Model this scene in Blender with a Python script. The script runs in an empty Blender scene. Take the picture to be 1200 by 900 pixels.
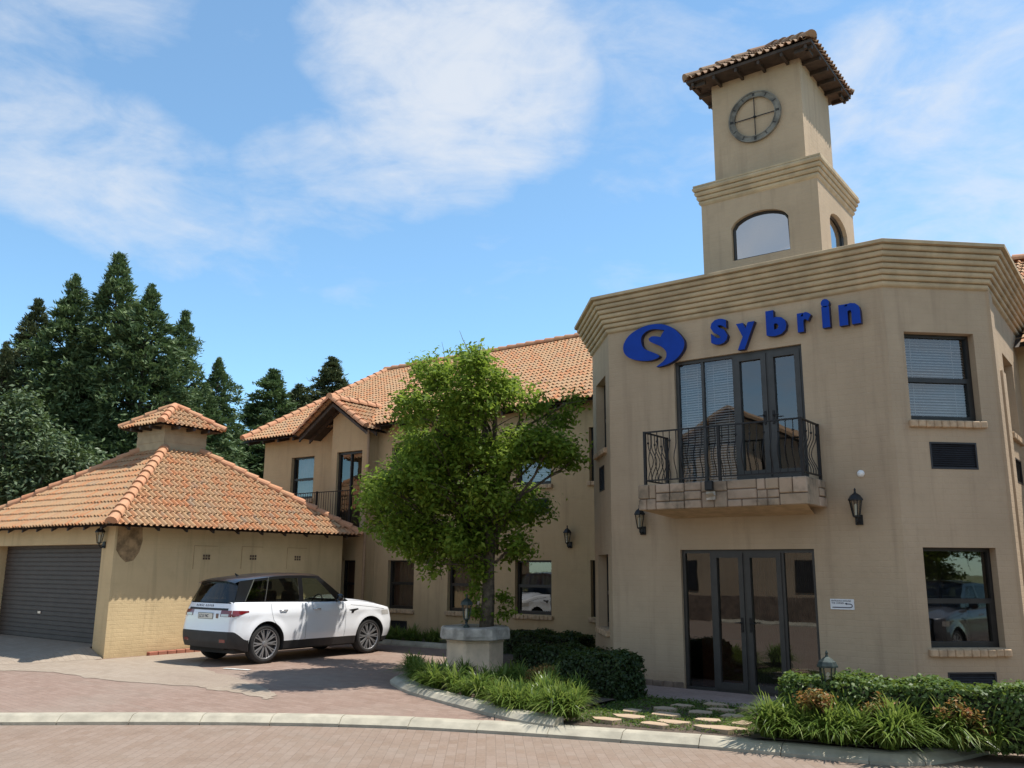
import bpy, bmesh, math, random
import numpy as np
from mathutils import Vector, Matrix

random.seed(7)
RNG = np.random.default_rng(11)
SC = bpy.context.scene
COL = SC.collection
R = math.radians

# ------------------------------------------------------------------ camera
FPX = 1031.1                       # focal length in pixels of a 1200 px wide picture
CAM = Vector((0.0, 0.0, 1.9))
FW = Vector((-0.58267522, 0.78638166, 0.20516695))
RT = Vector((0.80421492, 0.59430768, 0.00606066))
UP = Vector((0.1171663, -0.16852972, 0.97870823))
cd = bpy.data.cameras.new('camera')
cam = bpy.data.objects.new('camera', cd)
COL.objects.link(cam)
cd.sensor_width = 36.0
cd.lens = FPX / 1200 * 36.0
cd.clip_start = 0.05
cd.clip_end = 3000
m = Matrix((RT, UP, -FW)).transposed().to_4x4()
m.translation = CAM
cam.matrix_world = m
SC.camera = cam

def at_y(u, v, y):                 # point of the photograph on the plane Y = y
    d = FW + RT * ((u - 600) / FPX) - UP * ((v - 450) / FPX)
    return CAM + d * ((y - CAM.y) / d.y)
def at_z(u, v, z=0.0):
    d = FW + RT * ((u - 600) / FPX) - UP * ((v - 450) / FPX)
    return CAM + d * ((z - CAM.z) / d.z)
def direction(u, v):
    return (FW + RT * ((u - 600) / FPX) - UP * ((v - 450) / FPX)).normalized()

# ------------------------------------------------------------------ light and sky
SUN_DIR = Vector((0.335, 0.355, 1.0)).normalized()      # towards the sun
SUN_EL = math.asin(SUN_DIR.z)
SUN_AZ = math.atan2(SUN_DIR.x, SUN_DIR.y)
SKY_STRENGTH = 0.15
ld = bpy.data.lights.new('sun', 'SUN')
ld.energy = 4.9
ld.angle = R(0.55)
ld.color = (1.0, 0.95, 0.87)
sun = bpy.data.objects.new('sun', ld)
COL.objects.link(sun)
sun.location = (20, 20, 60)
sun.rotation_euler = SUN_DIR.to_track_quat('Z', 'Y').to_euler()
SC.view_settings.view_transform = 'Standard'
SC.view_settings.look = 'None'
SC.view_settings.gamma = 1.0
SC.view_settings.use_curve_mapping = False
SC.view_settings.exposure = 0.45
SC.render.engine = 'CYCLES'
SC.cycles.use_denoising = True
SC.cycles.max_bounces = 8
SC.cycles.transparent_max_bounces = 12
SC.cycles.sample_clamp_indirect = 6.0

class NT:
    """short hand for building a node tree"""
    def __init__(s, tree):
        s.t = tree
    def n(s, kind, **kw):
        nd = s.t.nodes.new(kind)
        for k, v in kw.items():
            if k.startswith('i_'):
                nd.inputs[k[2:].replace('_', ' ')].default_value = v
            else:
                setattr(nd, k, v)
        return nd
    def l(s, a, b):
        s.t.links.new(a, b)
    def math(s, op, a, b=None, clamp=False):
        nd = s.t.nodes.new('ShaderNodeMath'); nd.operation = op; nd.use_clamp = clamp
        for i, x in enumerate((a, b)):
            if x is None: continue
            if isinstance(x, (int, float)): nd.inputs[i].default_value = x
            else: s.l(x, nd.inputs[i])
        return nd.outputs[0]
    def mix(s, fac, a, b, blend='MIX'):
        nd = s.t.nodes.new('ShaderNodeMix'); nd.data_type = 'RGBA'; nd.blend_type = blend
        for idx, x in ((0, fac), (6, a), (7, b)):
            if isinstance(x, (int, float)): nd.inputs[idx].default_value = x
            elif isinstance(x, (tuple, list)): nd.inputs[idx].default_value = (*x[:3], 1)
            else: s.l(x, nd.inputs[idx])
        return nd.outputs[2]
    def ramp(s, fac, stops, interp='LINEAR'):
        nd = s.t.nodes.new('ShaderNodeValToRGB')
        nd.color_ramp.interpolation = interp
        e = nd.color_ramp.elements
        while len(e) < len(stops): e.new(0.5)
        for el, (p, c) in zip(e, stops):
            el.position = p
            el.color = (*c, 1) if isinstance(c, (tuple, list)) else (c, c, c, 1)
        s.l(fac, nd.inputs[0])
        return nd.outputs[0]
    def smooth(s, x, lo, hi):
        nd = s.t.nodes.new('ShaderNodeMapRange'); nd.interpolation_type = 'SMOOTHSTEP'
        nd.inputs[1].default_value = lo; nd.inputs[2].default_value = hi
        s.l(x, nd.inputs[0])
        return nd.outputs[0]

world = bpy.data.worlds.new('World')
SC.world = world
world.use_nodes = True
wt = NT(world.node_tree)
world.node_tree.nodes.clear()
sky = wt.n('ShaderNodeTexSky', sky_type='NISHITA')
sky.sun_disc = False
sky.sun_elevation = SUN_EL
sky.sun_rotation = SUN_AZ
sky.altitude = 1500
sky.air_density = 1.0
sky.dust_density = 0.6
sky.ozone_density = 1.6
tc = wt.n('ShaderNodeTexCoord')
gen = tc.outputs['Generated']
# clouds: soft patches of sky, broken up by fractal noise
CLOUDS = [  # (u, v, radius in degrees, weight)
    (-30, 110, 6, .7), (50, 165, 5.5, .8), (130, 205, 5.5, .85), (210, 240, 5, .75), (300, 275, 4.5, .6), (380, 298, 4, .5), (460, 315, 4.5, .42),
    (430, 30, 5, 1.0), (480, 60, 6.5, 1.05), (560, 60, 7, 1.1), (610, 110, 6, 1.1), (540, 140, 6, 1.05), (480, 175, 5, .95), (410, 200, 5, .85), (340, 215, 4.5, .75), (590, 0, 6, .8), (500, -60, 7, .8),
    (720, 60, 8, .7), (800, 150, 9, .6), (950, 90, 10, .7), (1100, 140, 11, .85), (1180, 260, 9, .9), (1050, 260, 8, .75), (900, 0, 9, .6), (620, 300, 8, .45), (760, 280, 7, .5),
    (40, 40, 3.5, .45), (300, 10, 4, .45), (40, -120, 10, .8), (1300, 40, 14, .8)]
REAR_FILL = [((.45, -.75, .48), 34, 1.1), ((-.35, -.80, .45), 30, 1.05), ((.9, -.15, .4), 28, .95), ((-.9, -.3, .3), 24, .9)]   # unseen cloud added behind the viewer as neutral fill for the shaded walls
mask = None
for (dv, rad, wgt) in [(direction(cu, cv), rad, wgt) for cu, cv, rad, wgt in CLOUDS] + [(Vector(d_).normalized(), rad, wgt) for d_, rad, wgt in REAR_FILL]:
    vm = wt.n('ShaderNodeVectorMath', operation='DOT_PRODUCT')
    wt.l(gen, vm.inputs[0]); vm.inputs[1].default_value = dv
    mr = wt.n('ShaderNodeMapRange'); mr.interpolation_type = 'SMOOTHERSTEP'
    mr.inputs[1].default_value = math.cos(R(rad * 1.35)); mr.inputs[2].default_value = math.cos(R(rad * 0.15))
    mr.inputs[4].default_value = wgt * .74
    wt.l(vm.outputs['Value'], mr.inputs[0])
    mask = mr.outputs[0] if mask is None else wt.math('MAXIMUM', mask, mr.outputs[0])
# thin scattered cloud for the rest of the sky
nb = wt.n('ShaderNodeTexNoise', i_Scale=2.2, i_Detail=4.0)
wt.l(gen, nb.inputs['Vector'])
mask = wt.math('MAXIMUM', mask, wt.math('MULTIPLY', wt.smooth(nb.outputs[0], .5, .8), .55))
mp = wt.n('ShaderNodeMapping'); mp.inputs['Scale'].default_value = (1.0, 1.0, 2.2); mp.inputs['Rotation'].default_value = (0, R(22), 0)
wt.l(gen, mp.inputs['Vector'])
n1 = wt.n('ShaderNodeTexNoise', i_Scale=4.5, i_Detail=9.0, i_Roughness=0.6, i_Distortion=0.7)
wt.l(mp.outputs[0], n1.inputs['Vector'])
n2 = wt.n('ShaderNodeTexNoise', i_Scale=14.0, i_Detail=8.0, i_Roughness=0.62, i_Distortion=0.4)
wt.l(mp.outputs[0], n2.inputs['Vector'])
nz = wt.math('ADD', wt.math('MULTIPLY', wt.math('SUBTRACT', n1.outputs[0], .5), 2.1), wt.math('MULTIPLY', wt.math('SUBTRACT', n2.outputs[0], .5), 1.15))
dens = wt.smooth(wt.math('ADD', mask, wt.math('MULTIPLY', nz, wt.math('ADD', wt.math('MULTIPLY', mask, .5), .25))), .18, 1.15)
sep = wt.n('ShaderNodeSeparateXYZ'); wt.l(gen, sep.inputs[0])
hz = wt.smooth(sep.outputs[2], 0.42, 0.0)
dens = wt.math('MAXIMUM', dens, wt.math('MULTIPLY', hz, .10))
dens = wt.math('MAXIMUM', wt.math('MULTIPLY', dens, .86), .08)
cloudcol = wt.mix(1.0, (4.0, 4.2, 4.5), (1, 1, 1), 'MULTIPLY')
clear = wt.mix(1.0, sky.outputs[0], (.86, 1.17, 1.17), 'MULTIPLY')
skyc = wt.mix(dens, clear, cloudcol)
bg = wt.n('ShaderNodeBackground'); bg.inputs['Strength'].default_value = SKY_STRENGTH
wt.l(skyc, bg.inputs[0])
wo = wt.n('ShaderNodeOutputWorld'); wt.l(bg.outputs[0], wo.inputs[0])

# ------------------------------------------------------------------ materials
def mat_base(name):
    mt = bpy.data.materials.new(name); mt.use_nodes = True
    nt = NT(mt.node_tree)
    bs = mt.node_tree.nodes['Principled BSDF']
    return mt, nt, bs
def objco(nt, scale=1.0, rot=(0, 0, 0)):
    c = nt.n('ShaderNodeTexCoord'); mp = nt.n('ShaderNodeMapping')
    mp.inputs['Scale'].default_value = (scale,) * 3 if isinstance(scale, (int, float)) else scale
    mp.inputs['Rotation'].default_value = rot
    nt.l(c.outputs['Object'], mp.inputs[0])
    return mp.outputs[0]
def noise(nt, vec, scale, detail=4, rough=.55, dist=0):
    nd = nt.n('ShaderNodeTexNoise', i_Scale=scale, i_Detail=detail, i_Roughness=rough, i_Distortion=dist)
    nt.l(vec, nd.inputs['Vector'])
    return nd.outputs[0]
def bump(nt, bs, h, strength=.3, dist=.02):
    b = nt.n('ShaderNodeBump'); b.inputs['Strength'].default_value = strength; b.inputs['Distance'].default_value = dist
    nt.l(h, b.inputs['Height']); nt.l(b.outputs[0], bs.inputs['Normal'])

def plain(name, col, rough=.6, metal=0, var=.12, spec=.5, scale=6, bumps=0.0):
    mt, nt, bs = mat_base(name)
    v = objco(nt)
    f = noise(nt, v, scale, 5)
    c = nt.mix(nt.smooth(f, .3, .7), tuple(x * (1 - var) for x in col), tuple(min(1, x * (1 + var)) for x in col))
    nt.l(c, bs.inputs['Base Color'])
    bs.inputs['Roughness'].default_value = rough
    bs.inputs['Metallic'].default_value = metal
    bs.inputs['Specular IOR Level'].default_value = spec
    if bumps: bump(nt, bs, noise(nt, v, scale * 6, 4), bumps, .01)
    return mt

def plaster(name, col, horizontal=True):
    """bagged brickwork: brick courses showing through thick paint, faint streaks and blotches"""
    mt, nt, bs = mat_base(name)
    c = nt.n('ShaderNodeTexCoord')
    gm = nt.n('ShaderNodeNewGeometry')
    sp = nt.n('ShaderNodeSeparateXYZ'); nt.l(c.outputs['Object'], sp.inputs[0])
    xy = nt.math('ADD', nt.math('MULTIPLY', sp.outputs[0], .82), nt.math('MULTIPLY', sp.outputs[1], .91))
    cb = nt.n('ShaderNodeCombineXYZ'); nt.l(xy, cb.inputs[0]); nt.l(sp.outputs[2], cb.inputs[1])
    wob = nt.n('ShaderNodeTexNoise', i_Scale=2.3, i_Detail=3.0); nt.l(c.outputs['Object'], wob.inputs['Vector'])
    vm = nt.n('ShaderNodeVectorMath', operation='MULTIPLY_ADD')
    nt.l(wob.outputs['Color'], vm.inputs[0]); vm.inputs[1].default_value = (.05, .035, 0); nt.l(cb.outputs[0], vm.inputs[2])
    br = nt.n('ShaderNodeTexBrick', i_Scale=1.0, i_Mortar_Size=.009, i_Mortar_Smooth=1.0, i_Brick_Width=.23, i_Row_Height=.086)
    nt.l(vm.outputs[0], br.inputs['Vector'])
    big = noise(nt, c.outputs['Object'], .55, 5, .6)
    mid = noise(nt, c.outputs['Object'], 3.5, 5, .6)
    st = nt.n('ShaderNodeMapping'); st.inputs['Scale'].default_value = (5, 5, .35); nt.l(c.outputs['Object'], st.inputs[0])
    streak = noise(nt, st.outputs[0], 1.0, 4, .6)
    col2 = nt.mix(nt.smooth(big, .3, .72), tuple(x * .90 for x in col), tuple(x * 1.08 for x in col))
    col2 = nt.mix(nt.math('MULTIPLY', nt.smooth(mid, .48, .75), .3), col2, tuple(x * .8 for x in col))
    col2 = nt.mix(nt.math('MULTIPLY', nt.smooth(streak, .50, .75), .55), col2, tuple(x * y for x, y in zip(col, (.70, .69, .70))))
    col2 = nt.mix(nt.math('MULTIPLY', br.outputs['Fac'], .06), col2, tuple(x * .72 for x in col))
    # splashed dirt near the ground, patchy
    low = nt.math('MULTIPLY', nt.smooth(nt.math('ADD', sp.outputs[2], nt.math('MULTIPLY', mid, -.5)), .25, -.25), .4)
    col2 = nt.mix(low, col2, tuple(x * y for x, y in zip(col, (.62, .58, .55))))
    nt.l(col2, bs.inputs['Base Color'])
    bs.inputs['Roughness'].default_value = .9
    bs.inputs['Specular IOR Level'].default_value = .15
    fine = noise(nt, c.outputs['Object'], 24, 5, .65)
    h = nt.math('SUBTRACT', nt.math('MULTIPLY', fine, .55), nt.math('MULTIPLY', br.outputs['Fac'], .27))
    h = nt.math('ADD', h, nt.math('MULTIPLY', noise(nt, vm.outputs[0], 7, 4), .8))
    bump(nt, bs, h, .40, .016)
    return mt

def island_mat(name, stops, rough=.8, var=.15, nscale=9, bumps=.2, spec=.25, stain=None):
    """colour picked at random for every loose piece of the mesh"""
    mt, nt, bs = mat_base(name)
    g = nt.n('ShaderNodeNewGeometry')
    v = objco(nt)
    pick = nt.math('ADD', nt.math('MULTIPLY', g.outputs['Random Per Island'], .55), nt.math('MULTIPLY', nt.smooth(noise(nt, v, 1.1, 5, .65), .25, .75), .45))
    c = nt.ramp(pick, stops, 'LINEAR')
    f = noise(nt, v, nscale, 5, .6)
    c = nt.mix(nt.math('MULTIPLY', nt.smooth(f, .45, .75), var * 2), c, (.10, .085, .06))
    big = noise(nt, v, .5, 3)
    c = nt.mix(nt.math('MULTIPLY', nt.smooth(big, .45, .7), .25), c, stain or (.42, .28, .16))
    nt.l(c, bs.inputs['Base Color'])
    bs.inputs['Roughness'].default_value = rough
    bs.inputs['Specular IOR Level'].default_value = spec
    if bumps: bump(nt, bs, noise(nt, v, 40, 4), bumps, .006)
    return mt

def leaf_mat(name, stops, trans=.35, rough=.45, tcol=(.30, .42, .06)):
    mt, nt, bs = mat_base(name)
    g = nt.n('ShaderNodeNewGeometry')
    c = nt.ramp(g.outputs['Random Per Island'], stops)
    nt.l(c, bs.inputs['Base Color'])
    bs.inputs['Roughness'].default_value = rough
    bs.inputs['Specular IOR Level'].default_value = .2
    tr = nt.n('ShaderNodeBsdfTranslucent')
    nt.l(nt.mix(.6, c, tcol), tr.inputs[0])
    mx = nt.n('ShaderNodeMixShader'); mx.inputs[0].default_value = trans
    nt.l(bs.outputs[0], mx.inputs[1]); nt.l(tr.outputs[0], mx.inputs[2])
    nt.l(mx.outputs[0], mt.node_tree.nodes['Material Output'].inputs[0])
    return mt

def glass_mat(name, tint=(.45, .47, .47), ior=1.75, rough=.015):
    """thin tinted pane: mirror by fresnel over a see-through tint"""
    mt = bpy.data.materials.new(name); mt.use_nodes = True
    nt = NT(mt.node_tree); mt.node_tree.nodes.clear()
    fr = nt.n('ShaderNodeFresnel'); fr.inputs[0].default_value = ior
    geo = nt.n('ShaderNodeNewGeometry')
    # same reflectance from both faces of the pane
    inc = nt.n('ShaderNodeVectorMath', operation='DOT_PRODUCT'); nt.l(geo.outputs['Normal'], inc.inputs[0]); nt.l(geo.outputs['Incoming'], inc.inputs[1])
    ca = nt.math('ABSOLUTE', inc.outputs['Value'])
    r0 = ((ior - 1) / (ior + 1)) ** 2 * 1.35
    sch = nt.math('ADD', nt.math('MULTIPLY', nt.math('POWER', nt.math('SUBTRACT', 1.0, ca), 5.0), 1 - r0), r0)
    gl = nt.n('ShaderNodeBsdfGlossy'); gl.inputs['Roughness'].default_value = rough
    tp = nt.n('ShaderNodeBsdfTransparent'); tp.inputs[0].default_value = (*tint, 1)
    mx = nt.n('ShaderNodeMixShader'); nt.l(sch, mx.inputs[0]); nt.l(tp.outputs[0], mx.inputs[1]); nt.l(gl.outputs[0], mx.inputs[2])
    o = nt.n('ShaderNodeOutputMaterial'); nt.l(mx.outputs[0], o.inputs[0])
    v = objco(nt); b = nt.n('ShaderNodeBump'); b.inputs['Strength'].default_value = .03; b.inputs['Distance'].default_value = .02
    nt.l(noise(nt, v, 1.6, 2), b.inputs['Height']); nt.l(b.outputs[0], gl.inputs['Normal'])
    return mt

def paving(name, c1, c2, mortar, bw=.22, rh=.11, rot=45, stain=(.30, .25, .21), off=.5):
    mt, nt, bs = mat_base(name)
    v = objco(nt, 1.0, (0, 0, R(rot)))
    br = nt.n('ShaderNodeTexBrick', i_Scale=1.0, i_Mortar_Size=.006, i_Mortar_Smooth=.4, i_Brick_Width=bw, i_Row_Height=rh, i_Bias=0.0)
    br.offset = off
    br.inputs['Color1'].default_value = (*c1, 1); br.inputs['Color2'].default_value = (*c2, 1); br.inputs['Mortar'].default_value = (*mortar, 1)
    nt.l(v, br.inputs['Vector'])
    o = objco(nt)
    big = noise(nt, o, .33, 6, .62, .4); mid = noise(nt, o, 1.7, 6, .65); fine = noise(nt, o, 35, 3)
    c = nt.mix(nt.math('MULTIPLY', nt.smooth(big, .42, .72), .6), br.outputs['Color'], stain)
    c = nt.mix(nt.math('MULTIPLY', nt.smooth(mid, .48, .8), .5), c, tuple(x * .7 for x in c1))
    c = nt.mix(nt.math('MULTIPLY', nt.smooth(fine, .4, .7), .25), c, tuple(min(1, x * 1.35) for x in c2))
    sw = nt.n('ShaderNodeMapping'); sw.inputs['Scale'].default_value = (.5, 3.0, 1); sw.inputs['Rotation'].default_value = (0, 0, R(-38)); nt.l(o, sw.inputs[0])
    trk = noise(nt, sw.outputs[0], .6, 4, .6)
    c = nt.mix(nt.math('MULTIPLY', nt.smooth(trk, .55, .78), .35), c, tuple(x * .78 for x in stain))
    nt.l(c, bs.inputs['Base Color'])
    bs.inputs['Roughness'].default_value = .88; bs.inputs['Specular IOR Level'].default_value = .2
    h = nt.math('SUBTRACT', nt.math('MULTIPLY', mid, .3), br.outputs['Fac'])
    bump(nt, bs, h, .5, .006)
    return mt

M = {}
M['wall'] = plaster('bagged plaster wall', (.445, .335, .228))
M['wall_wing'] = plaster('bagged plaster wall wing', (.47, .345, .205))
M['wall_garage'] = plaster('bagged plaster wall garage', (.60, .455, .26))
M['trim'] = plain('painted plaster trim', (.455, .35, .22), .85, var=.16, scale=3, bumps=.15)
TILE = [(0, (.42, .17, .072)), (.2, (.43, .205, .10)), (.42, (.41, .25, .132)), (.60, (.38, .245, .142)), (.74, (.46, .19, .08)), (.9, (.29, .215, .145)), (1, (.43, .23, .115))]
M['tile'] = island_mat('clay roof tiles', TILE, .82, .16, 14, .25)
M['ridge'] = island_mat('clay ridge tiles', [(0, (.48, .185, .09)), (.35, (.50, .25, .14)), (.7, (.45, .235, .125)), (1, (.54, .215, .11))], .8, .12, 10, .25)
M['oldtile'] = island_mat('weathered tower tiles', [(0, (.30, .14, .08)), (.5, (.26, .17, .11)), (1, (.20, .13, .09))], .9, .3, 10, .25)
M['timber'] = plain('dark stained timber', (.045, .03, .022), .7, var=.3, scale=8)
M['soffit'] = plain('eaves boards', (.11, .08, .06), .8, var=.25, scale=5)
M['alu'] = plain('dark bronze window frame', (.030, .027, .025), .42, metal=.25, var=.15)
M['alu_grey'] = plain('charcoal door frame', (.048, .045, .042), .45, metal=.2, var=.12)
M['glass'] = glass_mat('window glass', (.55, .56, .56), 2.0)
M['mirror_film'] = glass_mat('reflective film glass', (.3, .3, .3), 4.2, .05)
M['glass_dark'] = glass_mat('tinted door glass', (.34, .34, .33), 1.9)
M['blind'] = plain('white blind slats', (.78, .77, .76), .6, var=.06)
M['curtain'] = plain('brown window blind', (.20, .11, .075), .85, var=.2, scale=3)
M['curtain_pale'] = plain('pale window blind', (.42, .40, .38), .85, var=.12, scale=3)
M['room'] = plain('dark room backing', (.06, .05, .045), .9)  # near-black backing: the dimness of the rooms is put into its colour
M['sill'] = plain('brick window sill', (.46, .32, .20), .9, var=.22, scale=9, bumps=.3)
M['vent'] = plain('dark louvre vent', (.022, .020, .022), .55, var=.2)
M['iron'] = plain('black wrought iron', (.018, .016, .016), .5, metal=.4, var=.2)
M['stone'] = island_mat('balcony stone blocks', [(0, (.42, .30, .21)), (.3, (.35, .26, .18)), (.55, (.46, .34, .25)), (.8, (.30, .225, .16)), (1, (.44, .35, .26))], .9, .45, 3, .5, stain=(.13, .095, .07))
M['mortar'] = plain('dark mortar', (.16, .115, .085), .95, var=.3, scale=6)
M['soot'] = plain('rain streaked soffit', (.50, .35, .20), .9, var=.15)
M['concrete'] = plain('kerb concrete', (.36, .325, .25), .9, var=.16, scale=4, bumps=.3)
M['capstone'] = plain('weathered concrete cap', (.40, .36, .31), .92, var=.35, scale=5, bumps=.5)
M['planter'] = plain('planter plaster', (.70, .53, .37), .9, var=.18, scale=3, bumps=.3)
M['road'] = paving('brick road', (.215, .152, .112), (.250, .188, .148), (.200, .148, .113), rot=52, stain=(.245, .205, .165))
M['drive'] = paving('brick driveway', (.215, .145, .112), (.26, .185, .148), (.19, .14, .11), rot=7, stain=(.26, .215, .175))
M['apron'] = paving('pale worn paving', (.275, .22, .168), (.31, .255, .20), (.24, .19, .148), rot=7, stain=(.24, .185, .145))
M['landing'] = paving('doorstep paving', (.28, .21, .185), (.34, .26, .23), (.19, .145, .125), rot=0, stain=(.25, .20, .18))
M['soil'] = plain('bed soil', (.085, .060, .042), .95, var=.4, scale=7, bumps=.8)
M['grassland'] = plain('dry lawn', (.16, .17, .065), .95, var=.3, scale=1.5, bumps=.3)
M['flag'] = island_mat('sandstone flags', [(0, (.38, .27, .17)), (.5, (.42, .31, .21)), (1, (.33, .245, .165))], .9, .2, 5, .4)
M['shutter'] = plain('brown garage door', (.060, .046, .040), .6, var=.12, scale=4)
M['board'] = plain('lantern weatherboard', (.40, .30, .18), .8, var=.1, scale=4)
M['blue'] = plain('royal blue sign face', (.003, .040, .30), .55, var=.08, spec=.2)
M['blueside'] = plain('navy sign edge', (.008, .012, .06), .5, var=.1)
M['white'] = plain('white plastic', (.78, .78, .77), .5, var=.03)
M['signwhite'] = plain('white sign board', (.74, .74, .76), .45, var=.03)
M['navy'] = plain('dark blue lettering', (.012, .012, .045), .5, var=.05)
M['clockring'] = plain('weathered clock ring', (.16, .148, .125), .75, var=.45, scale=5)
M['lampmetal'] = plain('verdigris lamp metal', (.045, .06, .055), .5, metal=.5, var=.3, scale=14)
M['lampblack'] = plain('black lamp metal', (.016, .016, .017), .5, metal=.3, var=.2)
M['lampglass'] = glass_mat('lamp glass', (.80, .80, .74), 1.5, .08)
M['bulb'] = plain('frosted lamp tube', (.75, .74, .68), .5, var=.03)
M['bark'] = plain('grey brown bark', (.115, .088, .062), .95, var=.4, scale=12, bumps=.9)
M['bark_dark'] = plain('dark conifer bark', (.07, .05, .037), .95, var=.4, scale=8, bumps=.6)
M['leaf'] = leaf_mat('tree leaves', [(0, (.075, .12, .014)), (.4, (.12, .185, .02)), (.75, (.185, .26, .03)), (1, (.27, .33, .05))], .45, .6)
M['conifer'] = leaf_mat('conifer needles', [(0, (.055, .088, .040)), (.5, (.095, .14, .060)), (.85, (.15, .20, .085)), (1, (.21, .25, .12))], .2, .65, (.08, .14, .04))
M['conifer_brown'] = leaf_mat('brownish conifer needles', [(0, (.045, .06, .028)), (.6, (.08, .10, .046)), (1, (.14, .15, .07))], .12, .6, (.10, .12, .05))
M['glossy'] = leaf_mat('glossy broad leaves', [(0, (.055, .085, .035)), (.5, (.09, .13, .06)), (1, (.18, .22, .13))], .22, .5, (.15, .22, .05))
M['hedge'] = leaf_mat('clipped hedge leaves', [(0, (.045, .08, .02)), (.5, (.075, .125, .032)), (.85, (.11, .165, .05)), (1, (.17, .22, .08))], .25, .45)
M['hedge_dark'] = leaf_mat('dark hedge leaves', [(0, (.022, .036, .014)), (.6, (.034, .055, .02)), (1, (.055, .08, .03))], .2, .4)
M['strap'] = leaf_mat('strap leaves', [(0, (.055, .095, .018)), (.4, (.09, .15, .025)), (.8, (.15, .21, .045)), (1, (.28, .31, .10))], .38, .34, (.32, .42, .08))
M['nandina'] = leaf_mat('orange tipped leaves', [(0, (.09, .12, .03)), (.4, (.15, .16, .04)), (.7, (.30, .18, .06)), (1, (.34, .12, .06))], .35, .5, (.5, .25, .06))
M['turf'] = leaf_mat('low green ground cover', [(0, (.04, .075, .015)), (.6, (.07, .12, .025)), (1, (.12, .17, .04))], .3, .5)
M['hedgecore'] = plain('hedge twigs', (.020, .021, .012), .95, var=.4, scale=10)
# car
def paint(name, col, rough=.28, coat=1.0):
    mt, nt, bs = mat_base(name)
    bs.inputs['Base Color'].default_value = (*col, 1)
    bs.inputs['Roughness'].default_value = rough
    bs.inputs['Coat Weight'].default_value = coat
    bs.inputs['Coat Roughness'].default_value = .04
    f = noise(nt, objco(nt), 3, 4); c = nt.mix(nt.math('MULTIPLY', nt.smooth(f, .4, .8), .12), col, tuple(x * .82 for x in col)); nt.l(c, bs.inputs['Base Color'])
    return mt
M['car_white'] = paint('white car paint', (.78, .79, .82), .35)
M['car_black'] = paint('gloss black car paint', (.008, .008, .010), .3, .5)
M['car_trim'] = plain('black car plastic', (.020, .019, .020), .6, var=.15)
M['car_glass'] = glass_mat('tinted car glass', (.16, .17, .16), 1.6)
M['car_clear'] = glass_mat('light car glass', (.62, .68, .62), 1.55)
M['tyre'] = plain('tyre rubber', (.022, .021, .021), .85, var=.2)
M['alloy'] = plain('polished alloy', (.45, .45, .46), .35, metal=.75, var=.08)
M['alloy_dark'] = plain('dark alloy', (.07, .07, .075), .4, metal=.7, var=.1)
M['chrome'] = plain('silver trim', (.60, .60, .62), .22, metal=.9, var=.05)
M['lamp_red'] = paint('red lamp lens', (.16, .008, .012), .15)
M['lamp_clear'] = paint('pale lamp lens', (.52, .50, .48), .12)
M['plate'] = plain('number plate', (.66, .66, .60), .5, var=.05)
M['seat'] = plain('dark leather', (.03, .027, .025), .6, var=.2)
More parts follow.
